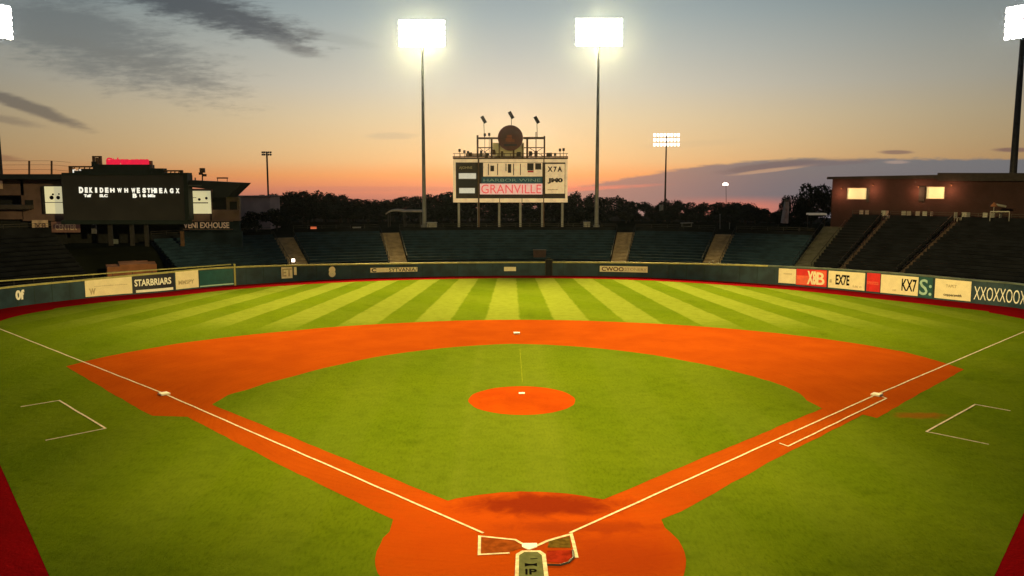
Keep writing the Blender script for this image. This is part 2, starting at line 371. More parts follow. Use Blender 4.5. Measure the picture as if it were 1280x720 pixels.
# ------------------------------------------------------------------ the outfield wall line
C0=Vector((0,18.44,0))
vis=[(0,386.5,360),(107,373,349.5),(200,365.5,341),(295,356.5,333.5),(450,348,329.8),(640,344.5,327.5),(800,346.5,328.3),(972,356,332.5),(1100,367.5,340),(1215,379,349.5),(1280,386.5,355.5)]
ctrl=[(-17,-5,2.1),(-20,0,2.1),(-27,10,2.1),(-36,23,2.1),(-44,35,2.1),(-46.8,43,2.1)]
for px,yb,yt in vis:
    g=G(px,yb); d=(g-Vector((CX,CY,0))).length
    top=P(px,yt,g.y); ctrl.append((g.x,g.y,top.z))
ctrl+=[(47.5,43,2.3),(44.5,36,2.3),(36,23,2.3),(27,10,2.3),(20,0,2.3),(17,-5,2.3)]
def catmull(p,n=12):
    o=[]
    for i in range(len(p)-1):
        p0=Vector(p[max(i-1,0)]);p1=Vector(p[i]);p2=Vector(p[i+1]);p3=Vector(p[min(i+2,len(p)-1)])
        for k in range(n):
            t=k/n; o.append(.5*((2*p1)+(p2-p0)*t+(2*p0-5*p1+4*p2-p3)*t*t+(3*p1-p0-3*p2+p3)*t**3))
    o.append(Vector(p[-1])); return o
WALL=catmull(ctrl)
WPX=[proj((p.x,p.y,0))[0] if p.y>-4 else (-1e4 if p.x<0 else 1e4) for p in WALL]
def wall_at(px):
    for i in range(len(WALL)-1):
        if WPX[i]<=px<=WPX[i+1] or i==len(WALL)-2:
            t=(px-WPX[i])/(WPX[i+1]-WPX[i]); p=WALL[i].lerp(WALL[i+1],t); return Vector((p.x,p.y,0)),p.z
def outw(p): return (Vector((p.x,p.y,0))-C0).normalized()
def run(a,b,step=14):
    n=max(2,int(abs(b-a)/step)+1); return [wall_at(a+(b-a)*i/(n-1)) for i in range(n)]
def strip(mb, pts, o0, o1, z0f, z1f):
    """solid band following the wall curve between outward offsets o0..o1 and heights z0f..z1f (functions of wall height)"""
    q=[(p+outw(p)*o0, p+outw(p)*o1, z0f(h), z1f(h)) for p,h in pts]
    for (a,b,z0,z1),(c,d,y0,y1) in zip(q,q[1:]):
        V=lambda v,z:Vector((v.x,v.y,z))
        mb.hexa([V(a,z0),V(c,y0),V(d,y0),V(b,z0),V(a,z1),V(c,y1),V(d,y1),V(b,z1)])
    return mb

# ------------------------------------------------------------------ ground, track, grass, clay
def smooth(a,b,x): t=max(0,min(1,(x-a)/(b-a))); return t*t*(3-2*t)
def wall_r(th):      # distance of the wall from C0 by angle (0 = straight ahead)
    best=60
    for p in WALL:
        v=p-C0; a=math.atan2(v.x,p.y-C0.y)
        if abs(a-th)<.05: best=math.hypot(v.x,p.y-C0.y); break
    return best
def H(x,y):
    v=Vector((x,y-18.44)); r=v.length; th=math.atan2(x,y-18.44)
    if abs(th)>1.5: rw=62
    else: rw=wall_r(th)
    up=4.1*smooth(rw+3,rw+14,r) if r-rw<14 else 4.1
    k=smooth(34,50,y)
    h=up*k-.03
    h-= 13*smooth(rw+50,rw+260,r)*k
    h-= 22*smooth(450,1000,r)
    return h
mb=MB()
ths=[-math.pi+2*math.pi*i/120 for i in range(121)]
rs=[0.01,30,45,52,56,58,60,62,64,66,68,70,72,74,76,78,82,90,110,140,180,240,320,420,560,750,1000]
mb.grid([[(math.sin(t)*r, 18.44+math.cos(t)*r, H(math.sin(t)*r,18.44+math.cos(t)*r)) for t in reversed(ths)] for r in rs])
struct(mb,'ground',M['earth'])
wl=[(p.x,p.y) for p in WALL]
struct(MB().poly(wl+[(17,-30),(-17,-30)],0.0),'warning_track',M['track'])
gr=[]
for p in WALL:
    if p.y<32 : continue
    px=proj((p.x,p.y,0))[0]; w=2.9+1.6*min(1,abs(px-640)/640)
    if abs(p.x)>46: w=5
    q=p-outw(p)*w; gr.append((q.x,q.y))
gr=[(-8.4,-9.5),(-14.1,-1.8),(-21.5,8.2)]+[(-33,24)]+gr+[(32,24),(17.34+3.2,2.96+4.6),(17.34,2.96),(13.53,-1.89),(8,-9.5)]
struct(MB().poly(gr,0.006),'outfield_grass',M['grass'])
# infield clay
def jit(pts,a=.06,n=4,closed=True):
    o=[]; m=len(pts)
    for i in range(m if closed else m-1):
        p=Vector(pts[i][:2]).to_3d();q=Vector(pts[(i+1)%m][:2]).to_3d(); k=max(1,int((q-p).length/.7))
        for j in range(k):
            v=p.lerp(q,j/k); o.append((v.x+random.uniform(-a,a),v.y+random.uniform(-a,a)))
    return o
def arc(angs,rads,n=40):
    o=[]
    for i in range(n+1):
        t=i/n*(len(angs)-1); k=min(int(t),len(angs)-2); f=t-k; f2=f
        a=angs[k]+(angs[k+1]-angs[k])*f; r=rads[k]+(rads[k+1]-rads[k])*f
        o.append((C0.x+math.sin(a)*r,C0.y+math.cos(a)*r))
    return o
def pol(px,py): g=G(px,py)-C0; return math.atan2(g.x,g.y), math.hypot(g.x,g.y)
outer=[pol(*q) for q in ((83,458),(130,446.5),(220,430),(360,414),(500,404),(640,400),(780,403),(900,410),(1040,425),(1130,440),(1205,462))]
skin=[p for p in arc([a for a,_ in outer],[r for _,r in outer],60)]
g2=lambda *q:[tuple(G(*p)[:2]) for p in q]
home=[(4.8*math.cos(R(a)),4.8*math.sin(R(a))) for a in range(20,-201,-6)]
clay=skin+g2((1150,492),(1096,523),(1079,518.5),(960,579),(852,640))+[(4.55,2.35)]+home+[(-4.6,2.4)]+g2((470,640),(360,586),(234,521.5),(190,520),(140,492))
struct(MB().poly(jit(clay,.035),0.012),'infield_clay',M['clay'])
inner=[pol(*q) for q in ((310,487),(370,470),(430,455),(530,438),(640,430),(750,436),(860,452),(930,468),(983,484))]
ig=arc([a for a,_ in inner],[r for _,r in inner],40)
hc=[(5.05*math.sin(R(a)),5.0*math.cos(R(a))-.02) for a in range(33,-36,-4)]
ig=g2((265,506),(285,494))+ig+g2((1000,492),(1008,501),(1028,511),(1008,519))+hc
struct(MB().poly(jit(ig,.03),0.018),'infield_grass',M['grass'])
# faint mown seam running from the mound towards second base
mb=MB(); a=G(653,478); b=G(650,436); mb.poly([(a.x-.025,a.y),(a.x+.025,a.y),(b.x+.025,b.y),(b.x-.035,b.y)],.023)
struct(mb,'grass_seam',mat('pale_cut_grass',(.19,.235,.014),.9,var=.15,spec=0))
# mound
mb=MB(); rows=[]
for i in range(13):
    r=2.83*i/12; z=.024+.25*(1-smooth(.5,2.83,r))
    rows.append([(math.cos(a)*r*1.0+.02+(random.uniform(-.03,.03) if i==12 else 0),18.46+math.sin(a)*r*1.06,z) for a in [2*math.pi*k/48 for k in range(49)]])
for r in rows: r[-1]=r[0]
mb.grid(rows); struct(mb,'pitchers_mound',M['claym'])
# chalk lines
def line(name,pts,w,z=.026,mats=None):
    mb=MB(); pts=[Vector((p[0],p[1],0)) for p in pts]
    n=len(pts); L=[];Rr=[]
    for i,p in enumerate(pts):
        d=Vector((0,0,0))
        if i>0: d+=(p-pts[i-1]).normalized()
        if i<n-1: d+=(pts[i+1]-p).normalized()
        d.normalize(); nn=Vector((-d.y,d.x,0)); s=1.0
        if 0<i<n-1: s=1/max(.5,math.sqrt((1+(p-pts[i-1]).normalized().dot((pts[i+1]-p).normalized()))/2))
        L.append(p+nn*w/2*s); Rr.append(p-nn*w/2*s)
    mb.grid([[(q.x,q.y,z) for q in Rr],[(q.x,q.y,z) for q in L]])
    return struct(mb,name,mats or M['chalk'])
def densify(pts,a=.012):
    o=[]
    for p,q in zip(pts,pts[1:]):
        p=Vector(p[:2]).to_3d();q=Vector(q[:2]).to_3d(); k=max(1,int((q-p).length/1.2))
        for j in range(k): v=p.lerp(q,j/k); o.append((v.x+(random.uniform(-a,a) if j else 0),v.y+(random.uniform(-a,a) if j else 0)))
    o.append(tuple(pts[-1][:2])); return o
line('foul_line',densify([G(604,667),G(205,492.5),G(0,411.5),(-45.6,45.2)]),.09)
line('foul_line',densify([G(712,667),G(1097,493),G(1280,415),(46.6,45.4)]),.09)
line('coach_box_line',densify(g2((57,551),(132,536),(74,501),(26,509))),.09)
line('coach_box_line',densify(g2((1263,514),(1219,506),(1158,540),(1236,556))),.09)
line('running_lane_line',densify(g2((974,554.5),(985,558.5),(1108,498.5),(1092,491.5))),.085,z=.030)
line('batters_box_line',g2((657,683),(644,675.5),(599.5,671),(599,694),(637,692)),.095)
line('batters_box_line',g2((671,683),(684,677),(699,672.5),(714,668.5),(717,680),(721,698)),.11)

# plate, rubber, bases, mat
def slab(name, pts, z0, z1, m, label, cat, group=None, bev=.0):
    c=sum((Vector((p[0],p[1],0)) for p in pts),Vector())/len(pts); mb=MB(); n=len(pts)
    o=0; ins=[tuple(c+(Vector((p[0],p[1],0))-c)*(1-bev)) for p in pts]
    mb.v=[(p[0],p[1],z0) for p in pts]+[(p[0],p[1],z1-.01) for p in pts]+[(p[0],p[1],z1) for p in ins]
    for k in (0,n):
        for i in range(n): mb.f.append((k+i,k+(i+1)%n,k+n+(i+1)%n,k+n+i)); mb.mi.append(0)
    mb.f.append(tuple(2*n+i for i in range(n))); mb.mi.append(0); mb.f.append(tuple(reversed(range(n)))); mb.mi.append(0)
    ob=mb.obj(name,m,origin=(c.x,c.y,z0)); return tag(ob,label,cat,group)
def base(c,rot,label):
    s=.24; pts=[(c.x+math.cos(rot+a)*s*1.41,c.y+math.sin(rot+a)*s*1.41) for a in (R(45),R(135),R(225),R(315))]
    b=slab('base_bag',pts,.012,.10,M['bag'],label,'base bag','white bases of the diamond',.12)
base(G(205,492,.05),R(45),'white base bag lying on the left foul line at third base')
base(G(1096,493,.05),R(45),'white base bag lying on the right foul line at first base')
base(G(646,416.3,.05),0,'white base bag in the clay behind the mound at second base')
slab('home_plate',[(-.05,-.10),(.22,.12),(.22,.36),(-.26,.36),(-.26,.12)],.014,.045,M['white'],'white five sided home plate at the head of the green catcher mat','home plate')
slab('pitching_rubber',[(-.14,18.70),(.18,18.70),(.18,18.90),(-.14,18.90)],.27,.315,M['white'],'white pitching rubber on top of the round clay mound','pitching rubber')
ct=thing('catcher_mat','olive green mat with white border in the catcher box behind home plate','mat',(0,-1.4,.012))
out=[(-.54,-3.2),(.50,-3.2),(.46,-.42),(.30,-.16),(-.26,-.16),(-.46,-.42)]
inn=[(-.42,-3.2),(.37,-3.2),(.34,-.50),(.22,-.27),(-.20,-.27),(-.36,-.50)]
part(MB().poly(inn,.030),'turf',M['mat'],ct)
bb=MB()
for i in range(1,6):
    a,b=out[i],out[(i+1)%6]; c,d=inn[i],inn[(i+1)%6]
    if i==5: break
    bb.face([(a[0],a[1],.034),(b[0],b[1],.034),(d[0],d[1],.034),(c[0],c[1],.034)][::1])
a,b,c,d=out[5],out[0],inn[5],inn[0]; bb.face([(a[0],a[1],.034),(b[0],b[1],.034),(d[0],d[1],.034),(c[0],c[1],.034)])
part(bb,'border',M['chalk'],ct)
k=MB(); 
k.poly([(-.20,-1.28),(-.20,-1.05),(-.06,-1.10),(.06,-1.10),(.17,-1.04),(.17,-1.27),(.06,-1.21),(-.06,-1.21)],.035); k.poly([(-.02,-.78),(.20,-.76),(.20,-.72),(-.02,-.73)],.035)
part(k,'emblem',M['black'],ct)
lettering('IP',(-.02,-1.62,.034),(1,0,0),.34,.36,M['black'],ct,up=Vector((0,1,0)),depth=.004)
# worn patches beside the plate in the right batter's box
struct(MB().poly(jit(g2((685,685),(686,676),(700,674),(712,671),(714,685)),.03),.020),'worn_grass_patch',mat('olive_worn_clay',(.12,.075,.015),.95,var=.35,scale=4,spec=0))
struct(MB().poly(jit(g2((600.5,693),(601,673),(643,677),(655,685),(640,690)),.02),.0195),'worn_clay_patch',mat('brown_worn_clay',(.23,.052,.009),.95,var=.3,scale=3,spec=0))
struct(MB().poly(jit(g2((684,703),(684,689),(715,688),(714,698),(705,704)),.03),.020),'red_clay_patch',mat('deep_red_clay',(.27,.022,.008),.95,var=.3,scale=3,spec=0))
ho=MB(); pts=[G(*q,.03) for q in ((684,706),(700,706.5),(711,703),(717,697),(716,688))]  # dark tube drawn in place of a curved shadow on the clay
for a,b in zip(pts,pts[1:]): ho.tube(a,b,.035,n=8)
tag(ho.obj('shadow_curve',M['dsteel']),'dark curved shadow line modelled as a tube in the right batter box','shadow_curve')

# ------------------------------------------------------------------ outfield wall
w=thing('outfield_wall','low dark teal padded wall with pale yellow top rail around the outfield','wall',(0,79,0))
allp=[(Vector((p.x,p.y,0)),p.z) for p in WALL]
part(strip(MB(),allp,0,.28,lambda h:-.02,lambda h:h-.13),'padding',M['pad'],w)
def rail_range(i0,i1): return allp[i0:i1]
mid=[k for k,p in enumerate(WALL) if proj((p.x,p.y,0))[0]<960 and p.y>0]
i_split=max(mid)
part(strip(MB(),allp[:i_split+1],-.04,.32,lambda h:h-.128,lambda h:h+.03),'top_rail',M['rail'],w)
part(strip(MB(),allp[i_split:],-.04,.32,lambda h:h-.128,lambda h:h+.03),'top_rail',M['railg'],w,'grey green stretch of top rail')
sm=MB()
for i in range(0,1300,22):
    p,h=wall_at(i); n=outw(p); tdir=Vector((n.y,-n.x,0))
    sm.box(p-n*.012+Vector((0,0,h/2-.08)),(.05,.03,h-.14),math.atan2(tdir.y,tdir.x))
part(sm,'panel_seam',mat('dark_seam_vinyl',(.011,.03,.032),.7,var=.1),w)  # darker strips at the panel joints
# gate in the centre
gp,gh=wall_at(686); gt=thing('service_gate','dark narrow service gate set in the teal wall below the scoreboard','gate',gp)
part(MB().box(gp+Vector((0,-.05,gh/2+.10)),(.75,.06,gh+.2)),'door',M['darkvoid'],gt)
part(MB().box(gp+Vector((-.42,-.05,gh/2+.12)),(.08,.12,gh+.26)).box(gp+Vector((.42,-.05,gh/2+.12)),(.08,.12,gh+.26)).box(gp+Vector((0,-.05,gh+.28)),(.92,.12,.08)),'frame',M['dsteel'],gt)

def banner(a,b,f0,f1,m,label,marks=(),cat='banner',group='advertising banners along the outfield wall',name='advertising_banner'):
    pts=run(a,b,6); p0,h0=pts[len(pts)//2]
    t=thing(name,label,cat,(p0.x,p0.y,0),group)
    part(strip(MB(),pts,-.05,-.004,lambda h:h*f0,lambda h:h*f1),'panel',m,t)
    for mk in marks:
        kind,x0,x1,y0,y1,mm=mk[:6]
        xa=a+(b-a)*x0; xb=a+(b-a)*x1
        pa,ha=wall_at(xa); pb,hb=wall_at(xb); hm=(ha+hb)/2
        za=hm*(f0+(f1-f0)*y0); zb=hm*(f0+(f1-f0)*y1)
        if kind=='rect':
            part(strip(MB(),run(xa,xb,6),-.062,-.052,lambda h:h*(f0+(f1-f0)*y0),lambda h:h*(f0+(f1-f0)*y1)),'printed_block',mm,t)
        else:
            me=text_mesh(mk[6],zb-za,1.0,.012,mk[7] if len(mk)>7 else .02); me.name='lettering'; me.materials.clear(); me.materials.append(mm)
            for v in me.vertices:
                q,hh=wall_at(xa+(xb-xa)*(v.co.x+.5)); v.co=q-outw(q)*(.064+v.co.z)+Vector((0,0,(za+zb)/2+v.co.y))-t.location
            ob=bpy.data.objects.new('lettering',me); COL.objects.link(ob); ob.parent=t
    return t
T='text'
banner(20,31,.28,.82,M['pad'],'small white figures 0f painted on the teal wall at far left',[(T,0,1,.05,.95,M['white'],'0f',.05)],'wall sign')
banner(107,165.5,.07,.93,M['cream'],'wide plain cream banner, leftmost on the wall',[(T,.08,.22,.12,.5,M['grey'],'w'),(T,.2,.9,.55,.62,M['grey'],'mercantile savings')])
banner(167,218,.06,.94,M['navy'],'navy banner with white lettering between two cream banners on the left',[(T,.03,.93,.38,.78,M['white'],'STARBRIARS',.03),('rect',.06,.97,.02,.17,M['white'])])
banner(220,248.5,.07,.96,M['cream'],'narrow cream banner between the navy and the teal banners',[(T,.12,.8,.25,.5,M['grey'],'MMSPY')])
banner(250,292,.06,.90,M['teal'],'plain teal banner beside the white wall post',[('rect',0,1,0,.08,M['tealp'])])
banner(350,371,.18,.92,M['pad'],'round cream emblem painted on the teal wall',[('rect',.1,.75,.05,.95,M['cream']),(T,.14,.72,.2,.85,M['grey'],'ET',.03),('rect',.84,1,.3,.95,M['cream'])],'wall sign')
banner(411,419.5,.12,.9,M['pad'],'small cream figure painted on the teal wall between emblem and lettering',[(T,0,1,.05,.95,M['cream'],'8',.09)],'wall sign')
banner(462,523,.28,.78,M['pad'],'cream lettering on the teal wall left of centre',[('rect',.02,.98,.22,.85,M['cream']),(T,.04,.14,.25,.8,M['pad'],'C',.04),(T,.40,.97,.25,.8,M['pad'],'SYTVANIA/',.01)],'wall sign')
banner(630,645,.32,.66,M['pad'],'small plain cream plate on the teal wall under the scoreboard',[('rect',0,1,.05,.95,M['cream'])],'wall sign')
banner(749,810,.28,.78,M['pad'],'cream lettering on the teal wall right of centre',[('rect',.01,.99,.1,.92,M['cream']),(T,.05,.5,.2,.8,M['disc'],'CWOO',.02),(T,.52,.97,.3,.7,M['grey'],'STONERY',.0)],'wall sign')
banner(973,994.5,.12,.88,M['cream'],'cream banner joined to the left end of the large red banner',[(T,.3,.75,.6,.72,M['grey'],'nomi')])
banner(995,1033,.08,.90,M['red'],'red banner with light shapes and white figures',[('rect',0,.42,.05,.6,M['redl']),('rect',.62,.97,.1,.95,M['redl']),(T,.36,.66,.08,.92,M['cream'],'X8',.05),(T,.66,.93,.1,.85,M['cream'],'B',.02)])
banner(1035,1080.5,.08,.90,M['cream'],'cream banner with a dark square mark between the two red banners',[(T,.20,.58,.2,.8,M['black'],'EX7E',.03),(T,.03,.10,.3,.5,M['grey'],'i'),(T,.68,.92,.14,.28,M['grey'],'Ltc o')])
banner(1083,1099.5,.08,.92,M['red'],'small square red banner with a thin pale line of writing',[(T,.02,.9,.38,.6,M['redl'],'smitta',.02)])
banner(1100.5,1147,.07,.90,M['cream'],'cream banner with dark broken lettering right of the small red banner',[(T,.56,.96,.2,.85,M['black'],'KX7',.02),(T,.32,.42,.15,.27,M['grey'],'cab')])
banner(1148,1165,.05,.92,M['teal'],'small teal banner with pale flecks next to the broken lettering',[(T,.05,.95,.1,.9,M['tealp'],'S:',.01)])
banner(1168,1213,.07,.91,M['cream'],'cream banner with a dark line of script at its foot',[(T,.25,.75,.12,.3,M['black'],'coppersmith',.02),(T,.3,.6,.6,.75,M['grey'],'TAPLT')])
banner(1217,1300,.10,.80,M['pad'],'large white outlined lettering on the teal wall at far right',[(T,.0,.98,.1,.9,M['white'],'XXOXXOOXXO',-.005)],'wall sign')

# white post on the wall and the bullpen rail behind
p,h=wall_at(294.5)
tag(MB().box(p+Vector((0,-.08,1.15)),(.16,.16,2.45)).box(p+Vector((0,-.08,2.40)),(.2,.2,.06)).obj('wall_post',M['rail']),'pale yellow post standing against the wall right of the teal banner','post')
fe=thing('bullpen_fence','thin pale rail fence on posts behind the banners on the left','fence',(-40,63,0))
top=[]
for i in range(16):
    px=-70+i*24.2; q,hh=wall_at(px); q=q+outw(q)*(1.6); py=352-(px/293)*21.5
    top.append(P(*((proj((q.x,q.y,0))[0]),py),q.y))
rb=MB()
for a,b in zip(top,top[1:]): rb.bar(a,b,.10,.11)
for a in top: part(MB().tube((a.x,a.y,0),(a.x,a.y,a.z),.03,n=6),'post',M['dsteel'],fe)
part(rb,'top_rail',M['rail'],fe)
# chain-link behind the rail: thin horizontal wires
wb=MB()
for k in range(1,7):
    for a,b in zip(top,top[1:]): wb.bar((a.x,a.y,a.z*k/7),(b.x,b.y,b.z*k/7),.012)
part(wb,'wire',M['dsteel'],fe)

# ------------------------------------------------------------------ stands and stairs
def stand(a,b,o0,depth,rows,z0,z1,label,dark=False,back=1.0,group='seating sections beyond the outfield wall',pitch_z=None):
    pts=run(a,b,16); c=pts[len(pts)//2][0]; n0=outw(c); c=c+n0*o0
    t=thing('seating_section',label,'seating section',(c.x,c.y,0),group)
    dr=depth/rows; dz=(z1-z0)/rows; mb=MB()
    for i in range(rows):
        strip(mb,pts,o0+i*dr,o0+(i+1)*dr,lambda h:-.02+ (z0+i*dz)*.2,lambda h,i=i:z0+i*dz)
    part(mb,'tiers',M['tierdark' if dark else 'tier'],t)
    sm=M['seatdark' if dark else 'seat']
    for i in range(rows-1):
        # one continuous bench with a back rest per row
        q=MB(); zt=z0+i*dz
        strip(q,pts,o0+i*dr+dr*.38,o0+i*dr+dr*.80,lambda h:zt+.36,lambda h:zt+.42)
        strip(q,pts,o0+i*dr+dr*.82,o0+i*dr+dr*.87,lambda h:zt+.36,lambda h:zt+.74)
        part(q,'seat_row',sm,t)
    bk=MB(); strip(bk,pts,o0+depth,o0+depth+.15,lambda h:z1-dz-.3,lambda h:z1+back*.55)
    part(bk,'back_wall',M['tierdark'],t)
    r=MB()
    for (p,h),(p2,h2) in zip(pts,pts[1:]):
        s0=p+outw(p)*(o0+depth+.07); s1=p2+outw(p2)*(o0+depth+.07)
        for zz in (.75,1.0): r.bar((s0.x,s0.y,z1+zz*back),(s1.x,s1.y,z1+zz*back),.04)
        r.bar((s0.x,s0.y,z1),(s0.x,s0.y,z1+back),.05)
    part(r,'guard_rail',M['dsteel'],t)
    return t
def stairs(a,b,o0,depth,n,z0,z1,label,m='stair',f0=0.0,lean=0.0):
    pa,_=wall_at(a); pb,_=wall_at(b); na=outw(pa); nb=outw(pb); c=(pa+pb)/2+outw(pa)*o0
    t=thing('stairway',label,'stairs',(c.x,c.y,0),'stairways between the seating sections')
    mb=MB(); dr=depth/n; dz=(z1-z0)/n
    for i in range(int(f0*n),n):
        A=pa+na*(o0+i*dr);B=pb+nb*(o0+i*dr);Cc=pb+nb*(o0+(i+1)*dr);D=pa+na*(o0+(i+1)*dr); zt=z0+i*dz
        V=lambda v,z:Vector((v.x,v.y,z)); zb=max(-.02,(zt*.2))
        mb.hexa([V(A,zb),V(B,zb),V(Cc,zb),V(D,zb),V(A,zt),V(B,zt),V(Cc,zt),V(D,zt)])
    part(mb,'steps',M[m],t)
    hr=MB()
    for (p,nn) in ((pa,na),(pb,nb)):
        s0=p+nn*(o0+depth*f0+.3); s1=p+nn*(o0+depth-.2); za=z0+(z1-z0)*f0
        hr.bar((s0.x,s0.y,za+.85),(s1.x,s1.y,z1+.8),.05)
        for k in range(6):
            s=s0.lerp(s1,k/5); zz=za+(z1-za)*k/5; hr.bar((s.x,s.y,zz-.05),(s.x,s.y,zz+.83),.04)
    part(hr,'handrail',M['seatdark'],t)
ZS,ZE=1.55,4.85
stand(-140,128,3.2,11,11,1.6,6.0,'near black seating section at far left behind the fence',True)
stand(233,366,2.2,11,11,1.6,4.7,'dark green seating section between the dark scoreboard building and the leftmost pale stairs')
stand(391,488,1.2,12,12,ZS,ZE,'dark green seating section between the two left stairways')
stand(512,761,1.2,12,12,ZS,ZE,'widest dark green seating section, in the middle below the scoreboard')
stand(783,873,1.2,12,12,ZS,ZE,'dark green seating section between the two right stairways')
stand(897,985,1.2,12,12,ZS,ZE,'dark green seating section right of the fourth stairway')
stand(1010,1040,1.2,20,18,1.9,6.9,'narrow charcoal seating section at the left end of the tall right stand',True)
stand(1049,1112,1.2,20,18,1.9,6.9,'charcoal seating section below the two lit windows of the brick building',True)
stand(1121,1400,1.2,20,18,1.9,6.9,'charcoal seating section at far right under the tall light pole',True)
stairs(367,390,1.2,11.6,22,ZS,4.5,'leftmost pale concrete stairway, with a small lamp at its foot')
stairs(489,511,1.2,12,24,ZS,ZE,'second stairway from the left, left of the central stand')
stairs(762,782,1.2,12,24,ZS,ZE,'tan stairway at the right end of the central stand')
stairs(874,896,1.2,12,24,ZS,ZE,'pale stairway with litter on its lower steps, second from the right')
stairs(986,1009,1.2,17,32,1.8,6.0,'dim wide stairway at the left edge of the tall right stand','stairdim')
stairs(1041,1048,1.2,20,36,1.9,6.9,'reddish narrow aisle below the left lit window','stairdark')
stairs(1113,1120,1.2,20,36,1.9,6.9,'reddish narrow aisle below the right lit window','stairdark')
# small lamp at the foot of the first stairway
q,_=wall_at(366.5); q=q+outw(q)*1.0; l=thing('foot_lamp','tiny lit lamp on a short post at the foot of the leftmost stairs','lamp',(q.x,q.y,0))
pp=P(366.5,325.5,q.y)
part(MB().tube((q.x,q.y,0),(q.x,q.y,pp.z-.1),.04,n=6),'post',M['dsteel'],l); part(MB().box(pp,(.34,.2,.34)),'lens',M['street'],l)

# ------------------------------------------------------------------ floodlight towers
def tower(px, ylamp, ybase, Y, w, h, rows, cols, label, lens, rz=0.0, group='tall floodlight towers', r0=.34, r1=.16, tilt=-.35, fill=1.0, polem='steel'):
    top=P(px,ylamp,Y); bs=P(px,ybase,Y)
    t=thing('floodlight_tower',label,'floodlight tower',(top.x,top.y,bs.z),group)
    part(MB().tube((top.x,top.y,bs.z-.3),(top.x,top.y,top.z+h*.3),r0,r1,14).tube((top.x,top.y,bs.z-.3),(top.x,top.y,bs.z+.35),r0*1.5,r0*1.5,14),'pole',M[polem],t)
    Mz=Matrix.Rotation(rz,3,'Z'); fr=MB()
    for r in range(rows):
        zz=-h/2+h*(r+.5)/rows
        a=top+Mz@Vector((-w/2,.10,0))+Vector((0,0,zz)); b=top+Mz@Vector((w/2,.10,0))+Vector((0,0,zz)); fr.bar(a,b,.12)
    for sx in (-.33,.33):
        a=top+Mz@Vector((sx*w,.2,-h*.5)); b=top+Mz@Vector((sx*w,.2,h*.5)); fr.bar(a,b,.1)
    part(fr,'crossarm_frame',M['dsteel'],t)
    # one lamp mesh shared by all
    lw=w/cols*fill; lh=h/rows*fill; lm=MB(); n=14
    mt=Matrix.Rotation(tilt,3,'X')
    ring=lambda s,y:[mt@Vector((math.cos(2*math.pi*(k+.5)/n)*lw/2*s*1.3,y,math.sin(2*math.pi*(k+.5)/n)*lh/2*s*1.3)) for k in range(n)]
    def cl(v): return Vector((max(-lw/2,min(lw/2,v.x)),v.y,max(-lh/2,min(lh/2,v.z))))
    A=[cl(v) for v in ring(1,-.28)]; B=[cl(v) for v in ring(.55,.1)]
    lm.k=0; lm.face(A)
    lm.k=1
    for k in range(n): lm.face([A[(k+1)%n],A[k],B[k],B[(k+1)%n]])
    lm.face(B[::-1])
    me=lm.mesh('lamp',[lens,M['dsteel']]); me.transform(Mz.to_4x4())
    for r in range(rows):
        for c in range(cols):
            o=bpy.data.objects.new('lamp',me); COL.objects.link(o); o.parent=t
            v=Mz@Vector((-w/2+w*(c+.5)/cols,-.12,-h/2+h*(r+.5)/rows)); o.location=top+v-t.location
    return top
W1=7.5
mid='lit floodlight tower with a solid bright bank of lamps rising left of the central scoreboard'
tA=tower(527.5,42.5,284,110,7.1,4.0,5,8,'lit floodlight tower rising left of the central scoreboard',M['lamp'])
tB=tower(748.5,41,284,110,7.2,4.2,5,8,'lit floodlight tower rising right of the central scoreboard',M['lamp'])
tC=tower(1280,27,279,95,4.7,4.5,5,5,'lit floodlight tower with a thick dark pole cut by the right edge',M['lamp'],R(-60),r0=.55,r1=.3,polem='dsteel')
tD=tower(-15,25,279,92,5.9,4.5,5,5,'lit floodlight tower peeking in at the upper left corner',M['lamp'],R(60),r0=.5,r1=.3,polem='dsteel')
tower(833,175,287,205,7.2,3.8,3,8,'smaller distant floodlight tower with three rows of lamps, right of the scoreboard',M['lampfar'],R(-8),group='distant floodlight towers',fill=.72,r0=.3,polem='bsteel')
tower(333.5,192,262,290,3.8,1.7,2,5,'distant unlit floodlight tower above the trees on the left',M['lampoff'],group='distant floodlight towers',fill=.85,r0=.34,r1=.3,polem='bsteel')
# small lit street lamp
Y=230; a=P(907.5,231,Y); b=P(908,280,Y); sl=thing('street_lamp','small lit street lamp above the trees right of the distant floodlight tower','street lamp',b)
part(MB().tube(b,a,.09,.06,8).bar(a,a+Vector((-.7,0,.15)),.07),'pole',M['dsteel'],sl)
part(MB().box(a+Vector((-.2,-.1,0.1)),(1.5,.5,.55)).box(a+Vector((-.2,-.1,.5)),(.9,.4,.3)),'lens',M['street'],sl)

# ------------------------------------------------------------------ central scoreboard
YS=104.0
def S(px,py,dy=0): return P(px,py,YS+dy)
def panel(mb,x0,y0,x1,y1,yf=0.0,th=.12):
    a=S(x0,y1,yf);b=S(x1,y0,yf); mb.box(((a.x+b.x)/2,YS+yf,(a.z+b.z)/2),(b.x-a.x,th,b.z-a.z)); return mb
sb=thing('scoreboard','large central scoreboard of cream, dark and red panels on tall posts','scoreboard',S(638,284))
for x in (573.5,598,624,650.5,678,703):
    a=S(x,285.5); b=S(x,254); part(MB().box(((a+b)/2+Vector((0,.3,0))),(.34,.34,b.z-a.z)),'post',M['steel'],sb)
part(panel(MB(),568,197,708.5,252.5,.45,.5),'backing_panel',M['sbdark'],sb)
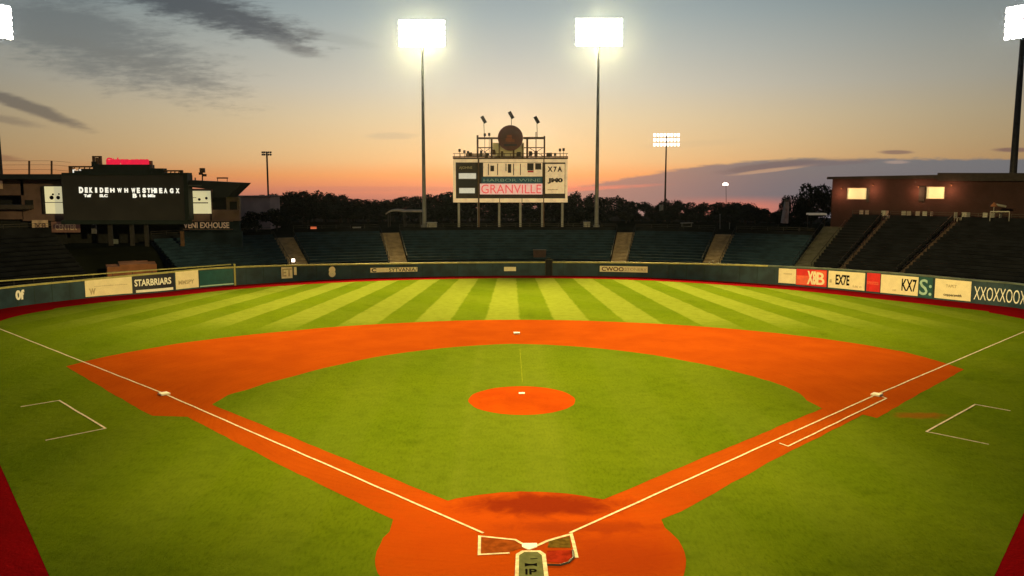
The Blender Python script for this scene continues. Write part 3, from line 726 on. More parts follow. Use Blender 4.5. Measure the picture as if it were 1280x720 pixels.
# catwalk with cross bracing and hangers along the top edge
ck=MB(); panel(ck,566,195.4,710,196.4,.9,.9); panel(ck,566,191.6,710,192.2,.5,.06)
for k in range(19): panel(ck,567.5+k*7.8,191.6,568.1+k*7.8,195.6,.5,.06)
for xa,xb in ((598,614),(614,598),(660,680),(680,660)): ck.bar(S(xa,184,.5),S(xb,196,.5),.08)
part(ck,'catwalk',M['bsteel'],sb)
for x0,y0,x1,y1,m in ((586,190.5,590,195.5,'bsteel'),(600,188,603,195.5,'dsteel'),(626,189,629,195.5,'bsteel'),(646,190,651,195.5,'dsteel'),(668,188.5,672,195.5,'bsteel'),(683,191,690,195.5,'dsteel')): part(panel(MB(),x0,y0,x1,y1,.8,.5),'equipment_box',M[m],sb)
def frm(mb,x0,y0,x1,y1,t,yf,th=.2):
    panel(mb,x0,y0,x1,y0+t,yf,th);panel(mb,x0,y1-t,x1,y1,yf,th);panel(mb,x0,y0+t,x0+t,y1-t,yf,th);panel(mb,x1-t,y0+t,x1,y1-t,yf,th);return mb
fm=MB(); panel(fm,566.5,199,709.5,203,.05,.3); panel(fm,566.5,248,709.5,253,.05,.3); panel(fm,566.5,203,569.5,248,.05,.3); panel(fm,706.5,203,709.5,248,.05,.3)
part(fm,'frame',M['glowcream'],sb)
dv=MB()
for x in (598.3,679.7): part(panel(MB(),x-.8,197,x+.8,284,-.16,.08),'divider',M['bsteel'],sb)
for x in (624.5,652.5): part(panel(MB(),x-.4,248,x+.4,252.8,-.14,.05),'divider',M['bsteel'],sb)
panel(dv,566,196.8,710,198.6,-.14,.4)
part(dv,'divider',M['bsteel'],sb)
def cell(x0,y0,x1,y1,m,name='display_panel',yf=.10,th=.12): return part(panel(MB(),x0,y0,x1,y1,yf,th),name,M[m],sb)
cell(572,205,596,215,'sbdark'); cell(573.5,216.5,595,223.5,'glowwhite'); cell(572,225,596,233,'navy'); cell(574,235,593.5,241.5,'glowwhite'); 
cell(600,204,604,216,'navy')
cell(604,203.5,678,220.6,'glowcream')
cell(602,221.5,678,229,'sbteal'); cell(600,229.5,678,243,'glowpink'); cell(681.5,205,706,242,'glowcream')
for x0,y0,x1,y1 in ((613,207,617.6,214),(610,204.6,611,219),(621.5,204.6,622.5,219),(632,204.6,633,214),(634.8,205,639,216),(641.5,204.6,642.6,219),(650,204.6,651,219),(659,204,667,213),(669,204,676.5,212)): part(panel(MB(),x0,y0,x1,y1,-.0,.1),'dark_figure',M['sbdark'],sb)
rd=MB(); panel(rd,659.5,213.3,667,215.5,-.0,.1); part(rd,'red_figures',M['red'],sb)
lettering('HARBOR WINE',S(640,225.2,-.02),(1,0,0),8.6,.42,M['tealp'],sb,bold=-.01)
lettering('GRANVILLE',S(639,236.2,-.04),(1,0,0),9.1,1.35,M['glowred'],sb,bold=.0)
lettering('X 7 A',S(693.5,211.5,-.05),(1,0,0),2.2,.8,M['sbdark'],sb,bold=.05)
lettering('JM0',S(694,226,-.05),(1,0,0),2.3,.85,M['sbdark'],sb,bold=.06)
lettering('wayfarer',S(691,237,-.05),(1,0,0),1.7,.25,M['grey'],sb)
lettering('AJOHNS',S(582,210,-.05),(1,0,0),2.0,.5,M['grey'],sb)
# upper frame
uf=MB()
def vb(x,y0,y1,w=1.6,yf=.5,mbx=None): panel(mbx or uf,x-w/2,y0,x+w/2,y1,yf,.2)
vb(597,169,197,2.2);vb(614.5,174,197,2.4);vb(659,174,197,2.6);vb(680.5,170,197,2.2);vb(670,165,197,1.2);vb(624,178,197,1.0);vb(653,180,197,1.0)
panel(uf,596,171.6,623,174,.5,.2);panel(uf,654,171.2,681.5,174,.5,.2); panel(uf,597,184,681,185.2,.9,.1); panel(uf,641,184,643,197,.5,.15)
part(uf,'upper_frame',M['bsteel'],sb)
cell(616,178.5,655,197,'cream','sign_backing',.75,.05)
cell(582,192.5,606,196.5,'dimsign','lower_sign',.75,.05)
# round emblem
cc=S(638,172.5,.0); dm=MB(); dm.tube(cc+Vector((0,.2,0)),cc+Vector((0,-.2,0)),1.86,1.86,36)
dob=part(dm,'round_emblem',M['disc'],sb)
ri=MB(); n=36
for k in range(n):
    a0=2*math.pi*k/n;a1=2*math.pi*(k+1)/n
    q=lambda a,r,y:cc+Vector((math.cos(a)*r,y,math.sin(a)*r)); ri.hexa([q(a0,1.70,-.28),q(a1,1.70,-.28),q(a1,1.90,-.28),q(a0,1.90,-.28),q(a0,1.70,-.19),q(a1,1.70,-.19),q(a1,1.90,-.19),q(a0,1.90,-.19)])
part(ri,'rim',mat('maroon_rim',(.14,.035,.035),.5,var=.2),dob)
mk=MB(); 
for x0,z0,x1,z1 in ((-.72,-.62,.25,-.02),(.05,-.62,.62,-.20),(-.55,.06,.2,.45)): mk.box(cc+Vector(((x0+x1)/2,-.23,(z0+z1)/2)),(x1-x0,.06,z1-z0))
part(mk,'emblem_mark',M['discmark'],dob)
mk=MB(); mk.box(cc+Vector((0,-.235,-1.05)),(1.9,.05,.28)); part(mk,'emblem_band',M['navy'],dob)
for x,y in ((604.5,149.5),(638.8,143.8),(670.8,149.8)):
    a=S(x+1,172);b=S(x+.3,y+4); lb=part(MB().tube(a,b,.05,n=6),'lamp_mast',M['bsteel'],sb)
    part(MB().bar(S(x-2.2,y-4.0),S(x+2.4,y+4.2),.55,.5),'lamp_head',M['dsteel'],lb)
for k,(x,y) in enumerate(((574.5,188),(580.5,189.5),(585,190.5),(606,168.5),(611.5,168),(700,187.5),(704.5,187),(694,193),(610,193),(664,192))):
    a=S(x,197);b=S(x,y); lb=part(MB().tube(a,b,.04,n=5),'lamp_mast',M['bsteel'],sb)
    part(MB().box(S(x,y),(.34,.4,.42)),'lamp_head',M['dsteel'],lb)
for x,y,s in ((616,190,1.1),(608,194,.6),(663,192,.8)): part(MB().tube(S(x,y+3,.2),S(x,y-3,.2),.35*s,.3*s,9),'equipment_drum',M['bsteel'],sb)

# ------------------------------------------------------------------ left complex: dark scoreboard, building, signs
YL=75.0
def Lp(px,py,dy=0): return P(px,py,YL+dy)
def lpan(mb,x0,y0,x1,y1,yf=0.0,th=.2):
    a=Lp(x0,y1,yf);b=Lp(x1,y0,yf); mb.box(((a.x+b.x)/2,YL+yf,(a.z+b.z)/2),(b.x-a.x,th,b.z-a.z)); return mb
vb_=thing('video_board','wide charcoal board with two rows of small white lettering on the left','video board',Lp(159,335))
part(lpan(MB(),83,218,235.5,275,.6,1.2),'screen',M['boardface'],vb_)
part(lpan(lpan(lpan(MB(),81,275,237,280,.55,1.6),81,216,237,219,.6,1.5),234.6,219,237,275,.6,1.45),'casing',M['boardtop'],vb_)
up=MB(); lpan(up,120,206,190,218,.9,1.4); lpan(up,96,213.5,120,218,.9,1.2); lpan(up,190,210.5,206,218,.9,1.2); lpan(up,104,211,120,214,.9,1.0); lpan(up,116.5,202,122,208,.9,.8)
part(up,'upper_cladding',M['boardtop'],vb_)
tf=MB()
for x0,y0,x1,y1 in ((87,207.5,116,209.3),(87,207.5,90,218),(116.5,195,118,207),(124.5,195,126.5,207),(116.5,195,126.5,196.5),(120.5,197,122.5,205),(205,212.6,228,214.5),(225.5,213,228.5,222),(186.5,201,190,210),(126.5,205.6,187,206.6),(228.5,218,230,222)): lpan(tf,x0,y0,x1,y1,.8,.35)
for k in range(4): 
    a=Lp(90+k*6.5,218,.8); b=Lp(93+k*6.5,209,.8); tf.bar(a,b,.09)
    a=Lp(206+k*5,222,.8); b=Lp(209+k*5,214,.8); tf.bar(a,b,.09)
part(tf,'truss',M['bsteel'],vb_)
a=Lp(159.5,201.3,.1); lettering('Citchrus  wagon',a,(1,0,0),4.95,.82,M['neon'],vb_,name='red_lettering',bold=.06)
part(lpan(MB(),133,199.6,150,205.6,.4,.08),'red_panel',M['neon'],vb_); part(lpan(MB(),151.5,199.6,186,205.6,.4,.08),'red_panel',M['neon'],vb_)
rw=[(101.5,'D',5.2,.72),(108,'E',3.6,.62),(113.8,'K',4.0,.62),(120.2,'I',2.4,.6),(127,'D',4.2,.6),(133.5,'E',4.2,.6),(140.5,'H',5.5,.5),(149.5,'W',5.5,.5),(157.8,'H',4.6,.5),(166.8,'W',4.8,.55),(173,'E',3.6,.62),(180.3,'S',4.4,.6),(186,'T',4.0,.55),(191.5,'H',4.6,.6),(195,'I',2.6,.55),(201,'E',3.8,.6),(207,'A',4.0,.58),(214.5,'G',4.4,.58),(222,'X',4.4,.56)]
for x,ch,wd,hh in rw:
    lettering(ch,Lp(x,237.5+(x-101)*.008,-.03),(1,0,0),wd*mpp(YL),hh,M['text'],vb_,bold=.06)
for x,s,wd in ((109.5,'Tulf',9),(129.5,'SLC',10),(168.5,'B',5),(175,'.',1),(180.5,'a',4),(189.5,'MEs',9)):
    lettering(s,Lp(x,244.6,-.03),(1,0,0),wd*mpp(YL),.34 if s!='B' else .5,M['text'],vb_,bold=.05)
lettering('EnTra',Lp(101,214,.7),(1,0,0),1.9,.38,M['text'],vb_,bold=.04)
lettering('P ABt',Lp(217,218,.3),(1,0,0),1.7,.42,M['dimsign'],vb_,bold=.06)
for x in (139,166,184): part(lpan(MB(),x-.8,280,x+.8,334,.5,.3),'support_column',M['dsteel'],vb_)
part(lpan(MB(),227.6,289,229.6,332,.2,.25),'support_column',M['bsteel'],vb_,'brown right-hand column')
part(lpan(MB(),83,280,237,340,5.0,.3),'rear_wall',M['darkvoid'],vb_); part(lpan(MB(),205,319,224,320.5,1.0,.2),'ledge',M['steel'],vb_)
part(lpan(MB(),142,299,147.5,309,3.5,.2),'notice',mat('dim_grey_notice',(.12,.14,.15),.7),vb_); part(lpan(MB(),115,281,120,292,2.0,.2),'notice',mat('dim_slate_notice',(.09,.09,.11),.7),vb_)

bl=thing('concourse_building','brown walled building with flat dark roof behind the charcoal board','building',Lp(50,335,2))
for x0,y0,x1,y1 in ((30,222,82,276),(-40,222,30,244),(-40,262,30,274),(238,236,264,276),(264,262,300,276)): part(lpan(MB(),x0,y0,x1,y1,2.6,.5),'wall',M['brown'],bl)
part(lpan(MB(),-60,244,34,262,5,.3),'recessed_wall',M['darkvoid'],bl); part(lpan(MB(),-60,274,82,340,3.2,.3),'recessed_wall',M['darkvoid'],bl)
part(lpan(MB(),-40,256,40,261.5,2.0,1.5),'balcony',mat('dim_brown_render',(.05,.04,.038),.85),bl)
part(lpan(MB(),32,250,41,260,2.28,.12),'window',M['darkvoid'],bl); part(lpan(MB(),-3,226,2.5,236,2.2,.15),'wall_light',M['dimsign'],bl)
part(lpan(lpan(MB(),-60,219,86,224,1.6,3.4),-60,217.8,86,219,1.7,3.2),'roof',M['roof'],bl)
# cantilever roof on the right, tapered tip
cr=MB(); A=[Lp(229,225),Lp(301,228.5),Lp(299,231),Lp(283,246.5),Lp(264,246.5),Lp(264,237),Lp(229,233)]
f=[tuple(p+Vector((0,.3,0))) for p in A]; b_=[tuple(p+Vector((0,4,0))) for p in A]; cr.face(f[::-1] if False else f); cr.face(b_[::-1])
for i in range(len(f)): j=(i+1)%len(f); cr.face([f[i],b_[i],b_[j],f[j]])
part(cr,'roof',M['roof'],bl)
part(lpan(MB(),232,231,252,233,.15,.2),'gutter',mat('slate_gutter',(.05,.06,.07),.6),bl)
part(lpan(MB(),264,246.5,284,262,3.4,.4),'recessed_wall',M['darkvoid'],bl)
part(lpan(MB(),284,246.5,300,262,2.9,.5),'wall',mat('taupe_render',(.12,.09,.08),.85),bl); part(lpan(MB(),287.5,252,296,262,2.6,.12),'window',M['darkvoid'],bl)
part(lpan(MB(),231,289,303,333,3.6,.3),'lower_wall',M['tier'],bl); part(lpan(MB(),238,276,300,289,3.3,.3),'lower_wall',M['tier'],bl)
for x0,y0,x1,y1,lab in ((41,275,59.5,290,'pale dim square sign hanging below the left poster on the brown building'),(65,277,99.5,290.5,'dim reddish lettered sign under the left end of the charcoal board')):
    t=thing('hanging_sign',lab,'sign',Lp((x0+x1)/2,y1,2),'dim signs under the building')
    part(lpan(MB(),x0,y0,x1,y1,2.0,.12),'panel',M['dimsign'] if x0<50 else mat('dim_maroon_sign',(.13,.07,.05),.7,emis=(.3,.13,.09),es=.07),t)
    lettering('X8' if x0<50 else 'CENTER',Lp((x0+x1)/2,(y0+y1)/2,1.9),(1,0,0),(x1-x0)*.8*mpp(YL),.75,M['dimsign'] if x0>50 else M['brown'],t,bold=.02)
t=thing('letter_sign','row of dim tan letters on the rail under the cantilever roof','sign',Lp(258,287,2),'dim signs under the building')
lettering('VENI EXHOUSE',Lp(258,281.5,1.9),(1,0,0),58*mpp(YL),.72,mat('tan_letters',(.30,.21,.13),.7,emis=(.42,.26,.15),es=.30),t,bold=.02)
part(lpan(lpan(MB(),229,286.2,291,287,2.0,.1),229,276,291,276.8,2.0,.1),'rail',M['brown'],t)
def poster(x0,y0,x1,y1,lab,yf,right):
    t=thing('poster',lab,'poster',Lp((x0+x1)/2,y1,yf),'cream posters either side of the charcoal board')
    part(lpan(MB(),x0,y0,x1,y1,yf,.12),'panel',M['poster'],t); part(lpan(lpan(MB(),x0-1,y0-1,x1+1,y0,yf,.2),x0-1,y0,x0,y1,yf,.2),'frame',M['dsteel'],t)
    cx=(x0+x1)/2+(.8 if right else 0); cy=(y0+y1)/2; mk=MB()
    if not right:
        for dx,dy,r in ((-3.6,-3,2.6),(4.6,-3,2.4),(-2,-7,1.3),(5.5,-7.5,1.0)): c=Lp(cx+dx,cy+dy,yf-.10); mk.tube(c,c+Vector((0,.06,0)),r*mpp(YL)*1.0,n=12)
        lpan(mk,x0+1,cy+2.6,x1-1,cy+3.4,yf-.08,.04)
    else:
        for dx,dy,r in ((-2,-3.5,1.7),(6.8,-5,1.7)): c=Lp(cx+dx,cy+dy,yf-.10); mk.tube(c,c+Vector((0,.06,0)),r*mpp(YL)*1.0,n=12)
        lpan(mk,x0+3,cy+.2,x1-3,cy+1.4,yf-.08,.04); lpan(mk,x0+3,cy-6,x0+8,cy-5.4,yf-.08,.04)
    part(mk,'dark_marks',M['black'],t)
poster(55.5,233,80.5,267,'cream poster with two dark round marks left of the charcoal board',2.1,False)
poster(237.5,238.5,263,267,'cream poster with a dark line of marks right of the charcoal board',1.9,True)
# roof net poles
np_=thing('safety_net','thin roof netting wire strung on two poles at far left','net',Lp(40,218,3))
for x in (36.5,64.5): part(MB().bar(Lp(x,219,3),Lp(x,201,3),.16),'pole',M['bsteel'],np_)
nw=MB()
for y in (201,206,212): nw.bar(Lp(-40,y+.5,3),Lp(36.5,y,3),.03).bar(Lp(36.5,y,3),Lp(64.5,y,3),.03).bar(Lp(64.5,y,3),Lp(88,y+2,3),.03)
part(nw,'wire',M['bsteel'],np_)
# rooftop gear
rg=thing('roof_antenna','small dark rooftop antenna cluster above the cantilever roof','antenna',Lp(253,226,2.5))
part(MB().bar(Lp(253,227,2.5),Lp(253,210,2.5),.12),'mast',M['bsteel'],rg)
part(MB().box(Lp(253,213,2.5),(.55,.4,.55)).box(Lp(251,217,2.5),(.4,.3,.3)).box(Lp(256,219,2.5),(.35,.3,.3)),'antenna_head',M['bsteel'],rg)
tag(MB().bar(Lp(238,227,2.5),Lp(238,217,2.5),.22).box(Lp(238,222,2.5),(.4,.3,.6)).bar(Lp(244,227,2.5),Lp(244,222,2.5),.12).obj('roof_vent',M['bsteel']),'stubby dark vent pipe on the roof beside the charcoal board','vent')
tag(MB().bar(Lp(271,222.5,2.5),Lp(285,222.5,2.5),.10,.16).bar(Lp(272,227.5,2.5),Lp(272,222,2.5),.06).bar(Lp(284,228,2.5),Lp(284,222,2.5),.06).obj('roof_rail',M['bsteel']),'short reddish rail near the tip of the cantilever roof','railing')
# low pinkish building beyond
YP=112
def pp_(px,py,dy=0): p=P(px,py,YP); return Vector((p.x,p.y+dy,p.z))
t=thing('low_building','low dusty pink building half hidden by trees right of the cantilever roof','building',pp_(315,290))
a=pp_(262,290);b=pp_(337,246.5); part(MB().box(((a.x+b.x)/2,YP+3,(a.z+b.z)/2),(b.x-a.x,6,b.z-a.z)),'wall',M['pinkwall'],t)
part(MB().box(((a.x+b.x)/2,YP+3,b.z+.1),(b.x-a.x+.6,6.6,.2)),'roof',mat('pale_coping',(.2,.15,.14),.8),t)
# brown long box behind the fence
q0=P(134,338,64.5);q1=P(196,334.5,66.5)
t=thing('storage_bench','long low reddish brown box behind the fence below the charcoal board','bench',(q0+q1)/2-Vector((0,0,2)))
bm=MB()
for k,(f0,f1,hh) in enumerate(((0,.25,.62),(.25,.62,.95),(.62,.85,.9),(.85,1,.72))):
    a=q0.lerp(q1,f0);b=q0.lerp(q1,f1); bm.hexa([a+Vector((0,0,-2.2)),b+Vector((0,0,-2.2)),b+Vector((-.8,1.4,-2.2)),a+Vector((-.8,1.4,-2.2)),a+Vector((0,0,hh*.55)),b+Vector((0,0,hh*.5)),b+Vector((-.8,1.4,hh*.8)),a+Vector((-.8,1.4,hh*.8))])
part(bm,'body',M['clayred'],t)
part(MB().bar(q0+Vector((0,-.06,-.2)),q1+Vector((0,-.06,-.2)),.06,.08),'slat',M['stair'],t)

# ------------------------------------------------------------------ right brick building
A=Vector((42.3,90.2,0)); B=Vector((63.5,70.5,0)); ux=(B-A).normalized(); rz=math.atan2(ux.y,ux.x); un=Vector((-ux.y,ux.x,0))
if un.y<0: un=-un
bk=bpy.data.objects.new('brick_building',None); COL.objects.link(bk); bk.location=(A.x,A.y,0); bk.rotation_euler=(0,0,rz)
tag(bk,'dark red brick building with two lit windows behind the right stand','building'); 
Ln=(B-A).length
def bpart(mb,name,m,par=None,label=None):
    ob=bpy.data.objects.new(name,mb.mesh(name,m)); COL.objects.link(ob); ob.parent=par or bk
    if label: ob['label']=label
    return ob
def bx(px):   # where the sight line of a photo column meets the facade, metres along it
    d=ray(px,240); d2=Vector((d.x,d.y)); o=Vector((CX,CY)); 
    den=d2.x*ux.y-d2.y*ux.x; t=((A.x-o.x)*ux.y-(A.y-o.y)*ux.x)/den; p=o+d2*t; return (p-Vector((A.x,A.y))).dot(Vector((ux.x,ux.y)))
def bz(px,py):
    s=bx(px); p=A+ux*s; return P(px,py,p.y).z
x0,x1=bx(1040),Ln+6
zl,zr=bz(1042,227),bz(1175,222.5)
win=[(1058,1083.5,234.5,249.5),(1157,1181,233,249)]
holes=[(bx(a),bx(b),bz((a+b)/2,d),bz((a+b)/2,c)) for a,b,c,d in win]
wm=MB(); zt=12.0; xs=[x0,holes[0][0],holes[0][1],holes[1][0],holes[1][1],x1]
def wb_(xa,xb,za,zb): wm.box(((xa+xb)/2,.2,(za+zb)/2),(xb-xa,.4,zb-za))
for k in range(5):
    if k in (1,3): h=holes[k//2]; wb_(xs[k],xs[k+1],3.5,h[2]); wb_(xs[k],xs[k+1],h[3],zt)
    else: wb_(xs[k],xs[k+1],3.5,zt)
wm.box((x0+.2,5,7.7),(.4,9.5,8.4)); wm.box(((x0+x1)/2,10,7.7),(x1-x0,.4,8.4))
bpart(wm,'wall',M['brick'])
rf=MB(); xm=bx(1173)
rf.hexa([(x0-.5,-.7,zt-.02),(xm,-.7,zt),(xm,10.6,zt),(x0-.5,10.6,zt-.02),(x0-.5,-.7,zt+.30),(xm,-.7,zt+.48),(xm,10.6,zt+.48),(x0-.5,10.6,zt+.30)])
rf.hexa([(xm,-.8,zt-.3),(x1+.5,-.8,zt-.3),(x1+.5,10.6,zt-.3),(xm,10.6,zt-.3),(xm,-.8,zt+.72),(x1+.5,-.8,zt+.5),(x1+.5,10.6,zt+.5),(xm,10.6,zt+.72)])
bpart(rf,'roof',mat('black_brown_fascia',(.016,.012,.012),.8))
for k,h in enumerate(holes):
    wd=MB().box(((h[0]+h[1])/2,.30,(h[2]+h[3])/2),(h[1]-h[0],.04,h[3]-h[2])); wo=bpart(wd,'window',M['winlit'])
    fr=MB(); t_=.07
    for c,d in ((((h[0]+h[1])/2,.12,h[3]-t_/2),(h[1]-h[0],.1,t_)),(((h[0]+h[1])/2,.12,h[2]+t_/2),(h[1]-h[0],.1,t_)),((h[0]+t_/2,.12,(h[2]+h[3])/2),(t_,.1,h[3]-h[2]-2*t_)),((h[1]-t_/2,.12,(h[2]+h[3])/2),(t_,.1,h[3]-h[2]-2*t_))): fr.box(c,d)
    bpart(fr,'frame',M['bsteel'],wo)
    sx=(h[1]+.02,h[1]+.40) if k==0 else (h[0]-.75,h[0]-.05)
    bpart(MB().box(((sx[0]+sx[1])/2,-.05,(h[2]+h[3])/2-.15),(sx[1]-sx[0],.16,h[3]-h[2]+.25)),'shutter',M['darkvoid'],wo)
# wall lamps that wash the brick
lampx=[(1052,238),(1091,234),(1148,236),(1189,234)]
mwb=Matrix.Translation(bk.location)@Matrix.Rotation(rz,4,'Z')
for px,py in lampx:
    s=bx(px); z=bz(px,py)
    bpart(MB().box((s,-.06,z+.20),(.10,.10,.12)).box((s,-.12,z+.28),(.16,.2,.04)),'wall_lamp',M['bsteel'])
    l=bpy.data.lights.new('wall_lamp_bulb','POINT'); l.energy=14 if px in(1052,1189) else 10; l.color=(1,.40,.18); l.shadow_soft_size=.1
    o=bpy.data.objects.new('wall_lamp_bulb',l); COL.objects.link(o); o.location=mwb@Vector((s,-1.05,z-.35))
    l.energy=330
# white plastic awning + rail on the far right of the building front
t=thing('terrace_railing','pale rail in front of the dark wall at the right end of the brick building','railing',P(1265,268,72))
a=P(1238,264.5,73);b=P(1262,264.5,72); part(MB().bar(a,b,.10,.12).bar(a,a-Vector((0,0,1.1)),.05).bar(b,b-Vector((0,0,1.1)),.05),'rail',M['steel'],t)
t=thing('parasol','small pale folded parasol above the rail right of the brick building lamps','parasol',P(1245,262,73))
c=P(1243,252,73); part(MB().tube(c-Vector((0,0,1.3)),c-Vector((0,0,.4)),.03,n=6),'pole',M['steel'],t); part(MB().tube(c-Vector((0,0,.55)),c-Vector((0,0,.1)),.42,.06,8),'canopy',M['clayred'],t)
c=P(1251,256,73); part(MB().tube(c-Vector((.5,0,0)),c+Vector((.6,0,-.2)),.14,n=8),'folded_canopy',M['steel'],t)
# back rail with small chairs along the top of the right stand
rng=random.Random(3)
for k,px in enumerate([1078,1086,1103,1110,1128,1137,1146,1155,1168,1196,1204,1212,1232,1240,1252]):
    wpx=None
    s=P(px,276.5,CY+ (72+25.4)*1.0 if False else 78)
    # stand on the rear walkway behind the back wall
    best=None
    for wp in range(980,1300,3):
        q,_=wall_at(wp); q=q+outw(q)*21.9; d=abs(proj((q.x,q.y,7))[0]-px)
        if best is None or d<best[0]: best=(d,q)
    q=best[1]; sc=rng.uniform(.8,1.15); n=outw(q); z=6.85
    c=thing('patio_chair','small grey metal patio chair on the walkway behind the right stand','chair',(q.x,q.y,z),'chairs on the rear walkway')
    rr=rng.uniform(-.8,.8); c.rotation_euler=(0,0,rr)
    def pc(mb,name,m):
        ob=bpy.data.objects.new(name,mb.mesh(name,m)); COL.objects.link(ob); ob.parent=c
    pc(MB().box((0,0,.45),(.5,.5,.06)),'seat',M['steel']); pc(MB().box((0,.24,.80),(.5,.06,.62)),'backrest',M['steel'])
    for sx in(-.2,.2):
        for sy in(-.2,.2): pc(MB().box((sx,sy,.21),(.05,.05,.42)),'leg',M['steel'])

# ------------------------------------------------------------------ trees
def tree_mesh(seed, nlobes, nleaf, spread, tall, leaf=.5):
    rg=random.Random(seed); lobes=[]
    for i in range(nlobes):
        a=rg.uniform(0,2*math.pi); rr=rg.uniform(0,spread); z=rg.uniform(.28,.86)*tall
        k=1-abs(z/tall-.5)*.9; lobes.append((Vector((math.cos(a)*rr*k,math.sin(a)*rr*k,z)),rg.uniform(.13,.26)*tall))
    cr=MB()
    for i in range(nleaf):
        c,r=rg.choice(lobes); v=Vector((rg.gauss(0,1),rg.gauss(0,1),rg.gauss(0,1))).normalized()*r*rg.uniform(.35,1.08)**.6
        v.z*=.85; p=c+v; n=Vector((rg.gauss(0,1),rg.gauss(0,1),rg.gauss(0,1)+.4)).normalized()
        a=n.orthogonal().normalized(); b=n.cross(a); s=leaf*rg.uniform(.5,1.1); ang=rg.uniform(0,3.14); a2=a*math.cos(ang)+b*math.sin(ang); b2=n.cross(a2)
        cr.face([p-a2*s,p-b2*s*.55,p+a2*s,p+b2*s*.55])
    tr=MB(); tr.tube((0,0,-.6),(0,0,tall*.55),tall*.035,tall*.018,8)
    for i in range(7):
        c,r=lobes[i%len(lobes)]; z=tall*rg.uniform(.2,.45); tr.tube((0,0,z),c,tall*.014,tall*.004,6,False)
    return cr,tr
protos=[]
for k,(nl,nf,sp,lf) in enumerate(((12,2600,3.6,.42),(16,3000,4.6,.42),(9,2200,2.6,.40),(14,2800,5.4,.40))):
    cr,tr=tree_mesh(11+k,nl,nf,sp,9.0,lf); protos.append((cr.mesh('crown',M['leaf' if k%2==0 else 'leaf2']),tr.mesh('trunk',M['bark'])))
def put_tree(px,ytop,Y,wpx,label,group,k=None,leaf=None):
    top=P(px,ytop,Y); gz=H(top.x,top.y); hgt=max(1.5,top.z-gz); k=random.randrange(4) if k is None else k
    t=thing('broadleaf_tree',label,'tree',(top.x,top.y,gz),group)
    wd=(3.6,4.6,2.6,5.4)[k]*2+3.0; sx=wpx*mpp(Y)/wd*1.15; t.scale=(sx,sx,hgt/9.3); t.rotation_euler=(0,0,random.uniform(0,6.28)) if False else (0,0,random.choice((0,.4,2.6,3.3,3.9)))
    for nm,me in (('crown',protos[k][0]),('trunk',protos[k][1])):
        o=bpy.data.objects.new(nm,me); COL.objects.link(o); o.parent=t
    return t
prof=[(345,262,140,44),(349,250,150,40),(357,239,152,40),(375,236,155,44),(392,238,160,40),(408,236.5,165,36),(424,241,165,36),(441,246,170,40),(460,247,175,42),(480,246,175,40),(498,243.5,170,38),(515,243,170,34),
 (533,243,170,34),(548,239.5,165,32),(563,237,160,34),(590,240,160,50),(625,243,165,56),(660,243,165,50),(695,240,160,44),(716,239,150,36),(735,242,155,36),(756,244,160,38),(776,244.5,160,34),(794,250,165,30),(812,252,170,30),(829,249,170,30),(843,247,165,28),(858,251.5,165,30),(876,253,165,30),(893,252,165,32),(910,251,165,32),(926,250,160,32),(940,251,160,30),(952,258,160,26),(965,264,175,26),(976,262,180,24)]
wh=['beneath the orange sunset at left','left of the pale pavilion','behind the pavilion and left light pole','behind the scoreboard posts','between the scoreboard and right light pole','left of the distant light tower','right of the distant light tower','below the small street lamp','at the right end of the treeline']
for px,yt,Y,wp in prof:
    i=0 if px<430 else 1 if px<500 else 2 if px<570 else 3 if px<705 else 4 if px<750 else 5 if px<830 else 6 if px<885 else 7 if px<945 else 8
    put_tree(px,yt-.5,Y,wp*1.15,'dark rounded tree in the black treeline '+wh[i],'trees of the dark treeline')
    put_tree(px+random.uniform(-8,8),yt+random.uniform(12,20),Y-22,wp*1.3,'lower dark tree in front of the treeline '+wh[i],'lower trees of the dark treeline')
for px,yt,Y,wp,lab in ((985,240,112,22,'spindly dark tree beside the pale pillar left of the brick building'),(1001,246,112,20,'short dark tree between spindly tree and large tree by the brick building'),(1016,225,112,42,'large dark tree against the left corner of the brick building'),(1045,223,128,50,'dark tree rising behind the roof of the brick building'),
    (974,262,118,22,'low dark bush below the pink gap in the clouds'),(1000,262,106,40,'low dark bush in front of the trees left of the brick building'),
    (318,241,150,22,'olive green tree top behind the pink building'),(308,243,150,16,'small olive green tree left of the distant unlit tower'),(327,240,150,18,'olive green tree top beside the distant unlit tower'),
    (318,262,100,36,'dark shrub in front of the low pink building'),(294,274,100,34,'small dark shrub below the cantilever roof'),(345,258,108,36,'dark shrub at the right end of the low pink building')):
    put_tree(px,yt,Y,wp,lab,'trees beside the buildings',k=2 if wp<30 else None)
# a far wooded ridge closing the gaps
rd=MB(); rg=random.Random(5)
for i in range(22000):
    a=rg.uniform(-.62,.62); r=rg.uniform(215,330); x=math.sin(a)*r; y=18.44+math.cos(a)*r; z=H(x,y)+abs(rg.gauss(0,1))*2.6*rg.uniform(.3,1)
    z=min(z,4.2+1.5*math.sin(a*23)+1.0*math.sin(a*71+1))-rg.uniform(0,9); n=Vector((rg.gauss(0,1),-1,rg.gauss(0,1))).normalized(); q=n.orthogonal().normalized(); b=n.cross(q); s=rg.uniform(.9,1.8); p=Vector((x,y,z))
    rd.face([p-q*s,p-b*s,p+q*s,p+b*s])
tag(rd.obj('far_woodland',M['leaf']),'far dark woodland low on the horizon','woodland',kind='stuff')

